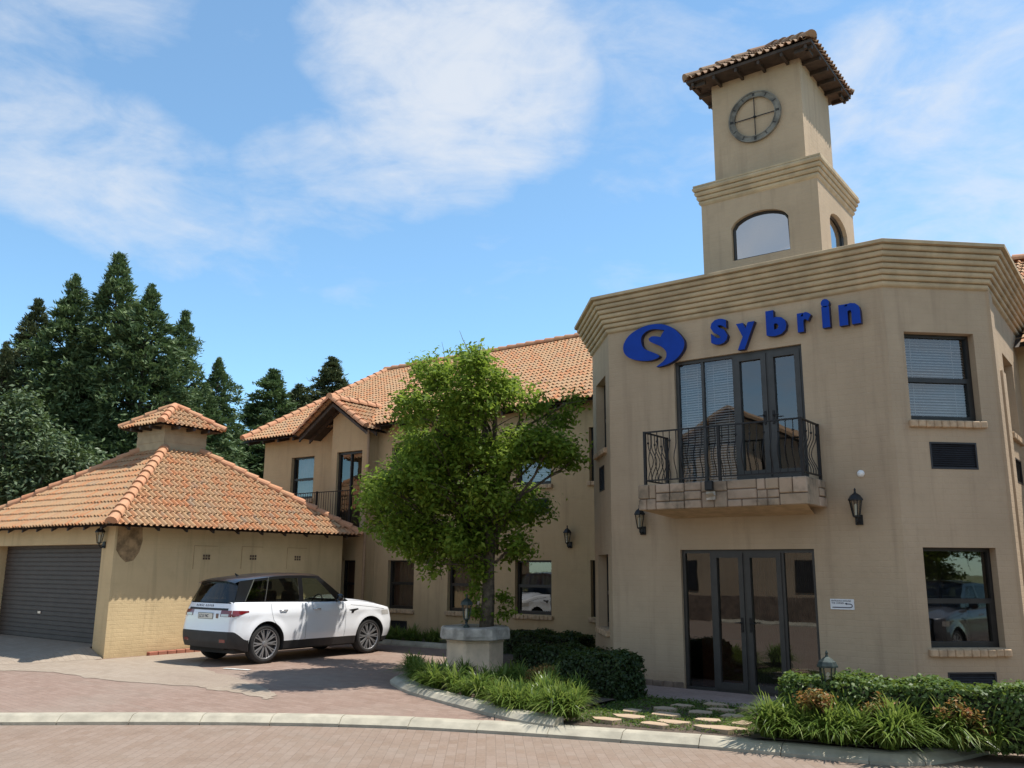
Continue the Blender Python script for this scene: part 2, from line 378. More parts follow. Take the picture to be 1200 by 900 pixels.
# ------------------------------------------------------------------ mesh helpers
class MB:
    """collects geometry in world coordinates (through self.M) and links it as one mesh object"""
    def __init__(s, mtx=None):
        s.v = []; s.f = []; s.mi = []; s.M = mtx or Matrix.Identity(4); s.slot = 0
    def add(s, pts, faces):
        b = len(s.v)
        s.v += [tuple(s.M @ Vector(p)) for p in pts]
        for f in faces:
            s.f.append(tuple(b + i for i in f)); s.mi.append(s.slot)
    def quad(s, a, b, c, d): s.add([a, b, c, d], [(0, 1, 2, 3)])
    def box(s, x0, x1, y0, y1, z0, z1):
        s.add([(x0, y0, z0), (x1, y0, z0), (x1, y1, z0), (x0, y1, z0), (x0, y0, z1), (x1, y0, z1), (x1, y1, z1), (x0, y1, z1)],
              [(0, 3, 2, 1), (4, 5, 6, 7), (0, 1, 5, 4), (1, 2, 6, 5), (2, 3, 7, 6), (3, 0, 4, 7)])
    def bbox(s, x0, x1, y0, y1, z0, z1, b=.01):
        """box with chamfered edges"""
        pts = []; idx = {}
        for ix, (xa, xb) in enumerate(((x0, x0 + b), (x1, x1 - b))):
            for iy, (ya, yb) in enumerate(((y0, y0 + b), (y1, y1 - b))):
                for iz, (za, zb) in enumerate(((z0, z0 + b), (z1, z1 - b))):
                    idx[ix, iy, iz] = len(pts)
                    pts += [(xa, yb, zb), (xb, ya, zb), (xb, yb, za)]
        i = idx
        def F(axis, side):
            q = []
            o = [(0, 0), (1, 0), (1, 1), (0, 1)]
            for a, c in o:
                k = [a, c]; k.insert(axis, side)
                q.append(i[tuple(k)] + axis)
            return tuple(q if (side == 1) ^ (axis == 1) else reversed(q))
        faces = [F(a, sd) for a in range(3) for sd in (0, 1)]
        for a in range(2):
            for c in range(2):
                faces.append((i[0, a, c] + 1, i[1, a, c] + 1, i[1, a, c] + 2, i[0, a, c] + 2))
                faces.append((i[a, 0, c] + 0, i[a, 1, c] + 0, i[a, 1, c] + 2, i[a, 0, c] + 2))
                faces.append((i[a, c, 0] + 0, i[a, c, 1] + 0, i[a, c, 1] + 1, i[a, c, 0] + 1))
        for k in i.values(): faces.append((k, k + 1, k + 2))
        s.add(pts, faces)
    def prism(s, poly, z0, z1):
        n = len(poly)
        pts = [(x, y, z0) for x, y in poly] + [(x, y, z1) for x, y in poly]
        s.add(pts, [tuple(range(n - 1, -1, -1)), tuple(range(n, 2 * n))] + [(i, (i + 1) % n, n + (i + 1) % n, n + i) for i in range(n)])
    def tube(s, path, rad, n=6, cap=True):
        """round bar along a list of points; rad a number or one per point"""
        P = [Vector(p) for p in path]; rings = []
        pts = []; faces = []
        t = (P[1] - P[0]).normalized()
        ref = Vector((0, 0, 1)) if abs(t.z) < .9 else Vector((1, 0, 0))
        a = t.cross(ref).normalized()
        for i, p in enumerate(P):
            t = (P[min(i + 1, len(P) - 1)] - P[max(i - 1, 0)]).normalized()
            a = (a - t * a.dot(t)).normalized(); b = t.cross(a)
            r = rad[i] if isinstance(rad, (list, tuple)) else rad
            for k in range(n):
                w = 2 * math.pi * k / n
                pts.append(p + a * (r * math.cos(w)) + b * (r * math.sin(w)))
        for i in range(len(P) - 1):
            for k in range(n):
                faces.append((i * n + k, i * n + (k + 1) % n, (i + 1) * n + (k + 1) % n, (i + 1) * n + k))
        if cap:
            faces.append(tuple(range(n - 1, -1, -1))); faces.append(tuple(range((len(P) - 1) * n, len(P) * n)))
        s.add(pts, faces)
    def lathe(s, prof, c, n=16, axis='z', rot=0.0, caps=True):
        """prof: (radius, height) pairs round a vertical axis (or the x axis) through c"""
        pts = []; faces = []
        for r, h in prof:
            for k in range(n):
                w = 2 * math.pi * k / n + rot
                a, b = r * math.cos(w), r * math.sin(w)
                pts.append((c[0] + a, c[1] + b, c[2] + h) if axis == 'z' else (c[0] + h, c[1] + a, c[2] + b))
        for i in range(len(prof) - 1):
            for k in range(n):
                faces.append((i * n + k, i * n + (k + 1) % n, (i + 1) * n + (k + 1) % n, (i + 1) * n + k))
        if caps: faces.append(tuple(range(n - 1, -1, -1))); faces.append(tuple(range((len(prof) - 1) * n, len(prof) * n)))
        s.add(pts, faces)
    def grid(s, rows):
        """rows of equally many points joined by quads"""
        n = len(rows[0]); pts = [p for r in rows for p in r]
        s.add(pts, [(i * n + j, i * n + j + 1, (i + 1) * n + j + 1, (i + 1) * n + j) for i in range(len(rows) - 1) for j in range(n - 1)])
    def build(s, name, mat, parent=None, smooth=False, loc=None, autosmooth=None):
        return link_mesh(name, s.v, s.f, mat, parent, smooth, loc, s.mi if s.slot else None)

def root_loc(o):
    v = Vector((0, 0, 0))
    while o is not None:
        v = v + o.location; o = o.parent
    return v
def link_mesh(name, v, f, mat, parent=None, smooth=False, loc=None, mi=None):
    me = bpy.data.meshes.new(name)
    org = root_loc(parent) if parent is not None else Vector(loc or (0, 0, 0))
    me.from_pydata([(p[0] - org[0], p[1] - org[1], p[2] - org[2]) for p in v], [], f)
    for k in (mat if isinstance(mat, (list, tuple)) else [mat]):
        me.materials.append(M[k] if isinstance(k, str) else k)
    if mi: me.polygons.foreach_set('material_index', mi)
    if smooth: me.polygons.foreach_set('use_smooth', [True] * len(me.polygons))
    me.update()
    o = bpy.data.objects.new(name, me); COL.objects.link(o)
    if parent is not None: o.parent = parent
    elif loc: o.location = loc
    return o
def recalc(o):
    bm = bmesh.new(); bm.from_mesh(o.data)
    bmesh.ops.recalc_face_normals(bm, faces=bm.faces); bm.to_mesh(o.data); bm.free()
def weld(o, d=.0005):
    bm = bmesh.new(); bm.from_mesh(o.data)
    bmesh.ops.remove_doubles(bm, verts=bm.verts, dist=d); bmesh.ops.recalc_face_normals(bm, faces=bm.faces)
    bm.to_mesh(o.data); bm.free()
def tag(o, label=None, cat=None, group=None, kind=None):
    if label: o['label'] = label
    if cat: o['category'] = cat
    if group: o['group'] = group
    if kind: o['kind'] = kind
    return o
def thing(name, label, cat, loc, group=None, rz=0.0):
    o = bpy.data.objects.new(name, None); COL.objects.link(o)
    o.empty_display_size = .2; o.location = loc; o.rotation_euler = (0, 0, rz)
    return tag(o, label, cat, group)
def dup(o, parent=None):
    c = o.copy(); COL.objects.link(c)
    if parent is not None: c.parent = parent
    for ch in list(o.children): dup(ch, c)
    return c
def frame2d(a, b):
    """local frame of a wall seen from outside: x along it from a to b, y into the building, z up"""
    ex = Vector((b[0] - a[0], b[1] - a[1], 0)); L = ex.length; ex.normalize()
    ey = Vector((-ex.y, ex.x, 0))
    mt = Matrix(((ex.x, ey.x, 0, a[0]), (ex.y, ey.y, 0, a[1]), (0, 0, 1, 0), (0, 0, 0, 1)))
    return mt, L
def wall_panel(mb, x0, x1, z0, z1, openings, depth, y=0.0):
    """outer skin with real openings (x0,x1,z0,z1) and their reveals"""
    xs = sorted({x0, x1, *[o[0] for o in openings], *[o[1] for o in openings]})
    zs = sorted({z0, z1, *[o[2] for o in openings], *[o[3] for o in openings]})
    for i in range(len(xs) - 1):
        for j in range(len(zs) - 1):
            cx, cz = (xs[i] + xs[i + 1]) / 2, (zs[j] + zs[j + 1]) / 2
            if any(o[0] < cx < o[1] and o[2] < cz < o[3] for o in openings): continue
            mb.quad((xs[i], y, zs[j]), (xs[i + 1], y, zs[j]), (xs[i + 1], y, zs[j + 1]), (xs[i], y, zs[j + 1]))
    for o in openings:
        a, b, c, d = o[:4]; e = y + (o[4] if len(o) > 4 else depth)
        mb.quad((a, y, c), (a, y, d), (a, e, d), (a, e, c)); mb.quad((b, y, d), (b, y, c), (b, e, c), (b, e, d))
        mb.quad((a, y, d), (b, y, d), (b, e, d), (a, e, d)); mb.quad((b, y, c), (a, y, c), (a, e, c), (b, e, c))
def text_mesh(body, size, extrude, bold=0.0, space=1.0):
    """front-facing lettering in the xz plane, left end at the origin, as (verts, faces, width)"""
    cu = bpy.data.curves.new('lettering', 'FONT'); cu.body = body; cu.size = size; cu.extrude = extrude; cu.offset = bold
    cu.space_character = space; cu.resolution_u = 3
    ob = bpy.data.objects.new('lettering', cu); COL.objects.link(ob)
    dg = bpy.context.evaluated_depsgraph_get(); dg.update()
    me = ob.evaluated_get(dg).to_mesh()
    v = [(p.co.x, -p.co.z, p.co.y) for p in me.vertices]; f = [tuple(p.vertices) for p in me.polygons]
    ob.evaluated_get(dg).to_mesh_clear()
    bpy.data.objects.remove(ob); bpy.data.curves.remove(cu)
    return v, f

# ------------------------------------------------------------------ roof tiles
PROF = [(0, .0), (.36, .002), (.46, .026), (.58, .050), (.72, .060), (.86, .050), (.97, .026), (1.02, .004)]
def tile_plane(mb, o, u, s, n, width, length, pitch=.146, course=.32, scale=.98):
    """courses of half-round clay tiles on a plane: o eave corner, u along the eave, s up the slope, n outwards"""
    o, u, s, n = map(Vector, (o, u, s, n))
    nr = int(math.ceil(width / pitch)); nc = int(math.ceil(length / course))
    p = width / nr; c = length / nc
    for j in range(nc):
        for i in range(nr):
            lift = .030 + random.uniform(-.003, .006); jx = random.uniform(-.004, .004); js = random.uniform(-.008, .008)
            a = []; b = []
            for t, h in PROF:
                q = o + u * ((i + t) * p + jx)
                a.append(q + s * (j * c - .03 + js) + n * (h * scale + lift)); b.append(q + s * ((j + 1) * c) + n * (h * scale * .9 + .002))
            k = len(PROF)
            d = [x - n * .008 for x in a]
            mb.add(a + b + d, [(x, x + 1, k + x + 1, k + x) for x in range(k - 1)] + [(2 * k + x, 2 * k + x + 1, x + 1, x) for x in range(k - 1)])
def ridge_line(mb, a, b, r=.12, step=.36, up=.02):
    """overlapping half-round caps from a (low end) to b"""
    a, b = Vector(a), Vector(b); d = b - a; L = d.length; d.normalize()
    side = d.cross(Vector((0, 0, 1))).normalized(); nrm = side.cross(d)
    n = max(1, int(round(L / step))); st = L / n
    for i in range(n):
        lo = a + d * (i * st - .03); hi = a + d * ((i + 1) * st + .02)
        rr = r * random.uniform(.97, 1.03)
        P = []; K = 9
        for base, rad, lift in ((lo, rr * 1.12, up + .022), (hi, rr * .92, up)):
            for k in range(K):
                w = math.pi * (k / (K - 1)) * 1.1 - math.pi * .05
                P.append(base + side * (rad * math.cos(w)) + nrm * (rad * math.sin(w) + lift))
        f = [(k, k + 1, K + k + 1, K + k) for k in range(K - 1)]
        f.append(tuple(range(K)))
        mb.add(P, f)
def clip_obj(o, co, no):
    """cut away everything on the side no points to (object coordinates)"""
    bm = bmesh.new(); bm.from_mesh(o.data)
    bmesh.ops.bisect_plane(bm, geom=bm.verts[:] + bm.edges[:] + bm.faces[:], plane_co=co, plane_no=no, clear_outer=True)
    bm.to_mesh(o.data); bm.free()

# ------------------------------------------------------------------ leaves
def leaf_cloud(centres, normals, size, aspect=.5, fold=.25, spread=.9, droop=0.0):
    """numpy: one folded leaf (two triangles pairs) per centre -> verts, faces"""
    N = len(centres)
    nr = normals + RNG.normal(0, spread, (N, 3)); nr[:, 2] += .25
    nr /= np.linalg.norm(nr, axis=1)[:, None] + 1e-9
    t = RNG.normal(0, 1, (N, 3)); t[:, 2] -= droop
    t -= nr * (t * nr).sum(1)[:, None]; t /= np.linalg.norm(t, axis=1)[:, None] + 1e-9
    b = np.cross(nr, t)
    L = size * RNG.uniform(.7, 1.3, N)[:, None]; Wd = L * aspect
    tip = centres + t * L * .5; base = centres - t * L * .5
    l = centres + b * Wd * .5 + nr * Wd * fold; r = centres - b * Wd * .5 + nr * Wd * fold
    V = np.stack([base, r, tip, l], 1).reshape(-1, 3)
    F = np.arange(N * 4).reshape(-1, 4)
    return V, F
def link_np(name, V, F, mat, parent=None, loc=None):
    me = bpy.data.meshes.new(name)
    org = np.array(root_loc(parent) if parent is not None else (loc or (0, 0, 0)))
    V = (V - org).astype(np.float32)
    me.vertices.add(len(V)); me.vertices.foreach_set('co', V.ravel())
    k = F.shape[1]
    me.loops.add(F.size); me.loops.foreach_set('vertex_index', F.ravel().astype(np.int32))
    me.polygons.add(len(F)); me.polygons.foreach_set('loop_start', np.arange(0, F.size, k, dtype=np.int32))
    me.polygons.foreach_set('loop_total', np.full(len(F), k, dtype=np.int32))
    me.materials.append(M[mat]); me.update(calc_edges=True); me.validate()
    o = bpy.data.objects.new(name, me); COL.objects.link(o)
    if parent is not None: o.parent = parent
    elif loc is not None: o.location = loc
    return o
# ------------------------------------------------------------------ ground, road, kerbs, beds
def sheet(name, pts, z, mat, kind='structure'):
    mb = MB(); mb.add([(x, y, z) for x, y in pts], [tuple(range(len(pts)))])
    o = mb.build(name, mat, loc=(0, 0, 0)); recalc(o)
    if o.data.polygons[0].normal.z < 0: o.data.flip_normals()
    return tag(o, kind=kind)
def smooth_path(P, n=8):
    P = [Vector((*p, 0)) for p in P]; out = []
    for i in range(len(P) - 1):
        a, b, c, d = P[max(i - 1, 0)], P[i], P[i + 1], P[min(i + 2, len(P) - 1)]
        for k in range(n):
            t = k / n
            out.append(.5 * (2 * b + (c - a) * t + (2 * a - 5 * b + 4 * c - d) * t * t + (3 * b - a - 3 * c + d) * t ** 3))
    out.append(P[-1]); return [(p.x, p.y) for p in out]
def offset_path(P, d):
    out = []
    for i in range(len(P)):
        a = Vector(P[max(i - 1, 0)]); b = Vector(P[min(i + 1, len(P) - 1)])
        t = (b - a).normalized(); out.append((P[i][0] - t.y * d, P[i][1] + t.x * d))
    return out
sheet('ground', [(-400, -400), (400, -400), (400, 400), (-400, 400)], -.16, 'grassland')

KERB = smooth_path([(-34, -9.5), (-24, -3.2), (-17.5, 1.55), (-13.6, 4.65), (-12.31, 5.68), (-11.05, 6.72), (-9.78, 7.68), (-8.26, 8.6), (-6.77, 9.2), (-5.0, 9.75), (-4.43, 9.92), (-3.52, 10.1), (-2.85, 10.22)])
KERB_R = smooth_path([(-2.85, 10.22), (-2.5, 10.36), (-2.2, 10.8), (-1.95, 11.5), (-1.2, 14), (-.9, 20)])
def kerb(name, P, w=.23, z0=-.1, z1=.0, back=.08, seg=.9, parent=None):
    """precast kerb: sloping face and flat top, open joints between the blocks"""
    mb = MB()
    prof = [(0, z0 - .05), (.012, z0 + .035), (w * .55, z1 - .004), (w * .8, z1 + .006), (w + back, z1 + .006), (w + back, z0 - .05)]
    acc = [0]
    for a, b in zip(P, P[1:]): acc.append(acc[-1] + math.dist(a, b))
    def pos(sv):
        for i in range(len(P) - 1):
            if sv <= acc[i + 1] or i == len(P) - 2:
                t = (sv - acc[i]) / max(1e-6, acc[i + 1] - acc[i]); a = Vector(P[i]); b = Vector(P[i + 1])
                d0 = (Vector(P[min(i + 1, len(P) - 1)]) - Vector(P[max(i - 0, 0)])).normalized()
                return a.lerp(b, t), d0
    L = acc[-1]; nb = max(1, round(L / seg))
    for k in range(nb):
        s0, s1 = k * L / nb + .005, (k + 1) * L / nb - .005
        rows = []; dz = random.uniform(-.004, .004); do = random.uniform(-.004, .004)
        for j in range(4):
            p, t = pos(s0 + (s1 - s0) * j / 3)
            rows.append([(p.x - t.y * (o + do), p.y + t.x * (o + do), z + dz) for o, z in prof])
        mb.grid(rows)
        n = len(prof)
        mb.add(rows[0], [tuple(range(n))]); mb.add(rows[-1], [tuple(range(n - 1, -1, -1))])
    o = mb.build(name, 'concrete', loc=(P[0][0], P[0][1], z0)); recalc(o)
    return tag(o, kind='structure')
kerb('kerb', KERB)
kerb('kerb', KERB_R, seg=.6)
# road on the near side, driveway beyond
sheet('road', KERB + KERB_R[1:] + [(60, 20), (60, -60), (-60, -60), (-60, -26)], -.1, 'road')
KT = offset_path(KERB + KERB_R[1:], .16)
sheet('driveway', KT + [(-.9, 40), (-60, 40), (-60, -26)], -.012, 'drive')
# paler, worn paving along the garage front
a = [(-40, 4.0), (-24, 6.6), (-19.6, 8.35)]
ap = [tuple(at_z(u, v)[:2]) for u, v in [(0, 785), (60, 787), (130, 797), (230, 804), (275, 811), (318, 819), (322, 812), (300, 801), (262, 790), (225, 779)]]
AP = []
for q0, q1 in zip(ap, ap[1:]):
    for k in range(8): t = k / 8; AP.append((q0[0] + (q1[0] - q0[0]) * t + random.gauss(0, .035), q0[1] + (q1[1] - q0[1]) * t + random.gauss(0, .035)))
ap = AP
sheet('apron', [(-32, 6.5)] + ap + [(-17.6, 12.6), (-17.9, 14), (-18.2, 14), (-18.2, 10.2), (-30, 10.2)], -.006, 'apron')
# ramp up to the garage door
mb = MB()
mb.add([(-24.4, 8.5, -.004), (-18.95, 8.5, -.004), (-18.95, 10.41, .2), (-24.4, 10.41, .2), (-24.4, 10.8, .22), (-18.95, 10.8, .22), (-18.3, 10.36, -.004), (-18.6, 8.7, -.004)],
       [(0, 1, 2, 3), (3, 2, 5, 4), (1, 7, 6, 2)])
o = mb.build('ramp', 'apron', loc=(-21.5, 9.5, 0)); recalc(o); tag(o, kind='structure')
# left bed: an island between the parking bay and the doorstep
ISL = smooth_path([(-12.6, 15.9), (-11.9, 13.9), (-11.35, 12.2), (-11.05, 11.45), (-10.56, 11.05), (-9.9, 10.62), (-9.22, 10.33), (-7.97, 9.85), (-6.75, 9.46), (-6.35, 9.46)], 6)
kerb('kerb', ISL, w=.16, z0=-.01, z1=.085, back=.14, seg=1.1)
IN = offset_path(ISL, .2)
BED_L = IN + [(-6.55, 9.75), (-6.75, 11.2), (-6.7, 12.4), (-7.6, 12.45), (-8.0, 13.6), (-9.15, 15.0), (-9.15, 18.0), (-12.6, 18)]
sheet('bed', BED_L, .06, 'soil')
# bed along the wing wall with its kerb
kerb('kerb', [(-17.9, 16.75), (-15, 16.75), (-12.75, 16.75)], w=.1, z0=-.01, z1=.1, back=.1)
sheet('bed', [(-18.2, 16.85), (-12.6, 16.85), (-12.6, 18.0), (-18.2, 18.0)], .07, 'soil')
# right bed
BED_R = [(-4.18, 9.98 + .2), (-3.5, 10.33), (-2.9, 10.46), (-2.6, 10.6), (-2.35, 11), (-2.12, 11.6), (-1.4, 14.0), (-1.2, 17.9), (-1.86, 17.9), (-1.86, 14.8), (-3.1, 13.66), (-4.1, 13.66), (-4.2, 12.3)]
sheet('bed', BED_R, .03, 'soil')
# doorstep paving and flagstone path
sheet('landing', [(-6.95, 12.45), (-4.15, 12.25), (-4.1, 13.66), (-7.9, 13.66), (-7.5, 12.5)], .02, 'landing')
sheet('path', [(-6.6, 9.72), (-4.1, 10.25), (-4.1, 12.5), (-6.9, 12.5)], .0, 'soil')
# low red brick edging beside the garage wall
mb = MB()
for k in range(26):
    y = 11.35 + k * .225
    mb.bbox(-18.3 + random.uniform(-.005, .005), -18.19, y, y + .215, -.02, .075 + random.uniform(-.006, .006), .012)
o = mb.build('brick_edging', island_mat('red edging bricks', [(0, (.30, .10, .07)), (.5, (.36, .14, .09)), (1, (.26, .10, .08))], .85), loc=(-18.25, 14, 0))
tag(o, 'low red brick edging along the foot of the garage wall beside the white car', 'edging')
# painted bay line
mb = MB(); a0, a1 = at_z(263, 783), at_z(293, 785)
d = Vector((a1.x - a0.x, a1.y - a0.y, 0)).normalized() * .05
mb.quad((a0.x + d.y, a0.y - d.x, .0), (a1.x + d.y, a1.y - d.x, .0), (a1.x - d.y, a1.y + d.x, .0), (a0.x - d.y, a0.y + d.x, .0))
tag(mb.build('road_marking', plain('worn white line paint', (.55, .55, .52), .8, var=.3), loc=tuple(a0)), kind='structure')
# ------------------------------------------------------------------ office building
XL, XR, YB = -7.93, -3.11, 13.68
PLL, PRR = (-9.09, 15.02), (-1.88, 14.82)
YW = 18.0
ZC, ZT = 6.16, 6.80
BL = thing('office_building', 'tan two-storey office building with clay tile roof, corner bay with cornice and clock tower', 'building', (-6.0, 16.0, 0))

F_FRONT, L_FRONT = frame2d((XL, YB), (XR, YB))
F_RIGHT, L_RIGHT = frame2d((XR, YB), PRR)
F_LEFT, L_LEFT = frame2d(PLL, (XL, YB))
F_SIDE, L_SIDE = frame2d(PRR, (PRR[0], 20.0))
F_LSIDE, L_LSIDE = frame2d((PLL[0], YW), PLL)
F_WING, L_WING = frame2d((-23.26, YW), (PLL[0], YW))
F_WINGR, L_WINGR = frame2d((PRR[0], YW), (9.0, YW))
F_BOX, L_BOX = frame2d((-19.64, 17.6), (-18.13, 17.6))

def window(mtx, x0, x1, z0, z1, y=.16, transom=.47, blind=None, sill=True, pane='glass', frame='alu', blind_drop=1.0, fw=.05):
    """aluminium window with transom, pane, optional blind and sill: a part with sub-parts"""
    mb = MB(mtx)
    mb.box(x0, x0 + fw, y - .02, y + .05, z0, z1); mb.box(x1 - fw, x1, y - .02, y + .05, z0, z1)
    mb.box(x0 + fw, x1 - fw, y - .02, y + .05, z1 - fw, z1); mb.box(x0 + fw, x1 - fw, y - .02, y + .05, z0, z0 + fw)
    if transom:
        zt = z0 + (z1 - z0) * transom
        mb.box(x0 + fw, x1 - fw, y - .028, y + .045, zt - .035, zt + .035)
        mb.box(x1 - fw - .04, x1 - fw, y - .024, y + .04, z0 + fw, zt - .035); mb.box(x0 + fw, x0 + fw + .03, y - .024, y + .04, z0 + fw, zt - .035)
        mb.box(x0 + fw + .03, x1 - fw - .04, y - .024, y + .04, z0 + fw, z0 + fw + .03)
    w = mb.build('window', frame, BL)
    mb = MB(mtx); mb.quad((x0 + .01, y + .02, z0 + .01), (x1 - .01, y + .02, z0 + .01), (x1 - .01, y + .02, z1 - .01), (x0 + .01, y + .02, z1 - .01))
    mb.build('pane', pane, w)
    if blind == 'slats':
        mb = MB(mtx); zb = z1 - (z1 - z0) * blind_drop; z = z1 - .06
        while z > zb + .03:
            t = random.uniform(-.004, .004)
            mb.quad((x0 + .04, y + .09, z - .016 + t), (x1 - .04, y + .09, z - .016 + t), (x1 - .04, y + .118, z + .012 + t), (x0 + .04, y + .118, z + .012 + t)); z -= .043
        for q in (.2, .8):
            xx = x0 + (x1 - x0) * q; mb.box(xx - .003, xx + .003, y + .085, y + .089, zb, z1 - .04)
        mb.build('blind', 'blind', w)
    elif blind:
        mb = MB(mtx); zb = z1 - (z1 - z0) * blind_drop; rows = []
        for k in range(25):
            xx = x0 + .03 + (x1 - x0 - .06) * k / 24; yy = y + .12 + .012 * math.sin(k * 1.9)
            rows.append([(xx, yy, zb), (xx, yy, z1 - .03)])
        mb.grid(rows); mb.build('blind', blind, w)
    if sill:
        mb = MB(mtx); n = max(3, int((x1 - x0 + .08) / .115)); st = (x1 - x0 + .1) / n
        for k in range(n):
            j = random.uniform(-.006, .006)
            mb.bbox(x0 - .05 + k * st + .002, x0 - .05 + (k + 1) * st - .001, -.065 + j, y - .02, z0 - .115 + j * .6, z0 - .012 + j * .5, .012)
        mb.build('sill', 'sill', w)
    return w
def vent(mtx, x0, x1, z0, z1):
    mb = MB(mtx); f = .025
    mb.box(x0, x1, -.005, .03, z0, z0 + f); mb.box(x0, x1, -.005, .03, z1 - f, z1); mb.box(x0, x0 + f, -.005, .03, z0 + f, z1 - f); mb.box(x1 - f, x1, -.005, .03, z0 + f, z1 - f)
    z = z0 + f
    while z < z1 - f - .01:
        mb.quad((x0 + f, .004, z), (x1 - f, .004, z), (x1 - f, .03, z + .03), (x0 + f, .03, z + .03)); z += .032
    mb.quad((x0 + f, .034, z0 + f), (x1 - f, .034, z0 + f), (x1 - f, .034, z1 - f), (x0 + f, .034, z1 - f))
    return mb.build('air_vent', 'vent', BL)

# openings
W_R = [(.283, 1.405, .835, 2.235), (.283, 1.405, 4.10, 5.45)]
W_L = [(.37, 1.40, .85, 2.16), (.37, 1.40, 4.10, 5.45)]
V_R = [(.53, 1.27, 3.37, 3.77), (.49, 1.22, .15, .51)]
V_L = [(.62, 1.15, 3.33, 3.80), (.62, 1.15, .08, .42)]
DOOR0 = (-6.62 - XL, -4.40 - XL, .0, 2.22)
DOOR1 = (-6.63 - XL, -4.40 - XL, 3.26, 5.44)
W_S = [(1.15, 2.3, 4.10, 5.40), (1.15, 2.3, .85, 2.2)]
V_S = [(1.3, 2.0, 3.3, 3.7)]
mb = MB(F_FRONT); wall_panel(mb, 0, L_FRONT, -.05, ZC + .05, [DOOR0, DOOR1], .14)
mb.M = F_RIGHT; wall_panel(mb, 0, L_RIGHT, -.05, ZC + .05, W_R + [v + (.04,) for v in V_R], .18)
mb.M = F_LEFT; wall_panel(mb, 0, L_LEFT, -.05, ZC + .05, W_L + [v + (.04,) for v in V_L], .20)
mb.M = F_SIDE; wall_panel(mb, 0, L_SIDE, -.05, ZC + .05, W_S + [v + (.04,) for v in V_S], .28)
mb.M = F_LSIDE; wall_panel(mb, 0, L_LSIDE, -.05, ZC + .05, [], .2)
mb.build('bay_wall', 'wall', BL)
# flat roof and upstand
def offset_poly(P, d):
    out = []
    for i, p in enumerate(P):
        p = Vector(p)
        def nrm(a, b):
            t = (Vector(b) - Vector(a)).normalized(); return Vector((t.y, -t.x))
        n1 = nrm(P[i - 1], P[i]) if i else None; n2 = nrm(P[i], P[i + 1]) if i < len(P) - 1 else None
        if n1 is None: o = n2 * d
        elif n2 is None: o = n1 * d
        else:
            bsc = (n1 + n2).normalized(); o = bsc * (d / bsc.dot(n1))
        out.append((p.x + o.x, p.y + o.y))
    return out
BAYP = [(PLL[0], 18.9), PLL, (XL, YB), (XR, YB), PRR, (PRR[0], 18.9)]
mb = MB()
prof = [(.0, ZC - .02)]
ns = 7; z = ZC; sh = (ZT - .06 - ZC) / ns
for k in range(ns):
    d0 = .035 + k * .041
    for t in (0, .25, .55, .85, 1.0):           # a rounded band
        prof.append((d0 + .016 * math.sin(math.pi * t) ** .7 if 0 < t < 1 else d0 - .012 * (t == 1.0), z + sh * (t * .92)))
    z += sh
prof += [(.345, ZT - .058), (.35, ZT - .01), (.33, ZT), (-.22, ZT), (-.24, ZT - .02), (-.24, ZT - .35)]
rows = [[(x, y, zz) for x, y in offset_poly(BAYP, d)] for d, zz in prof]
mb.grid(rows); c = mb.build('cornice', 'trim', BL); recalc(c)
mb = MB(); inner = offset_poly(BAYP, -.2); mb.add([(x, y, ZT - .3) for x, y in inner], [tuple(range(len(inner)))]); mb.build('flat_roof', 'capstone', BL)
# rough plinth edge
for x0, x1 in ((0.02, DOOR0[0] - .01), (DOOR0[1] + .01, L_FRONT - .02)):
    n = 7; mb = MB(F_FRONT)
    for k in range(n):
        a, b = x0 + (x1 - x0) * k / n, x0 + (x1 - x0) * (k + 1) / n
        mb.bbox(a, b - .004, -.022 - random.uniform(0, .012), -.001, -.05, .09 + random.uniform(-.03, .03), .01)
    mb.build('plinth', 'mortar', BL)
mb = MB(F_FRONT)                                            # dark backing behind the glass, room dimness put into its colour
for mt, L in ((F_FRONT, L_FRONT), (F_RIGHT, L_RIGHT), (F_LEFT, L_LEFT), (F_SIDE, L_SIDE)):
    mb.M = mt; mb.quad((-.2 if mt is F_FRONT else .1, 1.1, 0), (L + (.2 if mt is F_FRONT else -.1), 1.1, 0), (L + (.2 if mt is F_FRONT else -.1), 1.1, 6), (-.2 if mt is F_FRONT else .1, 1.1, 6))
mb.M = Matrix.Identity(4); FP = offset_poly(BAYP, -.3)
for za, zb in ((2.72, 2.80), (5.7, 5.76), (-.04, .004)): mb.prism(FP, za, zb)
mb.build('room_backing', 'room', BL)

# bay windows
window(F_RIGHT, *W_R[0], y=.16, transom=.46, blind=None)
window(F_RIGHT, *W_R[1], y=.16, transom=.47, blind='slats')
window(F_LEFT, *W_L[0], y=.18); window(F_LEFT, *W_L[1], y=.18, blind='slats', blind_drop=.5)
window(F_SIDE, *W_S[0], y=.26); window(F_SIDE, *W_S[1], y=.26)
for v in V_R: vent(F_RIGHT, *v)
for v in V_L: vent(F_LEFT, *v)
for v in V_S: vent(F_SIDE, *v)
# slim pilaster strip on the sunny side wall
mb = MB(F_SIDE); mb.box(.0, .32, -.045, .0, -.04, ZC - .02); mb.box(.62, .95, -.045, .0, -.04, 5.0); mb.build('pilaster', 'wall', BL)

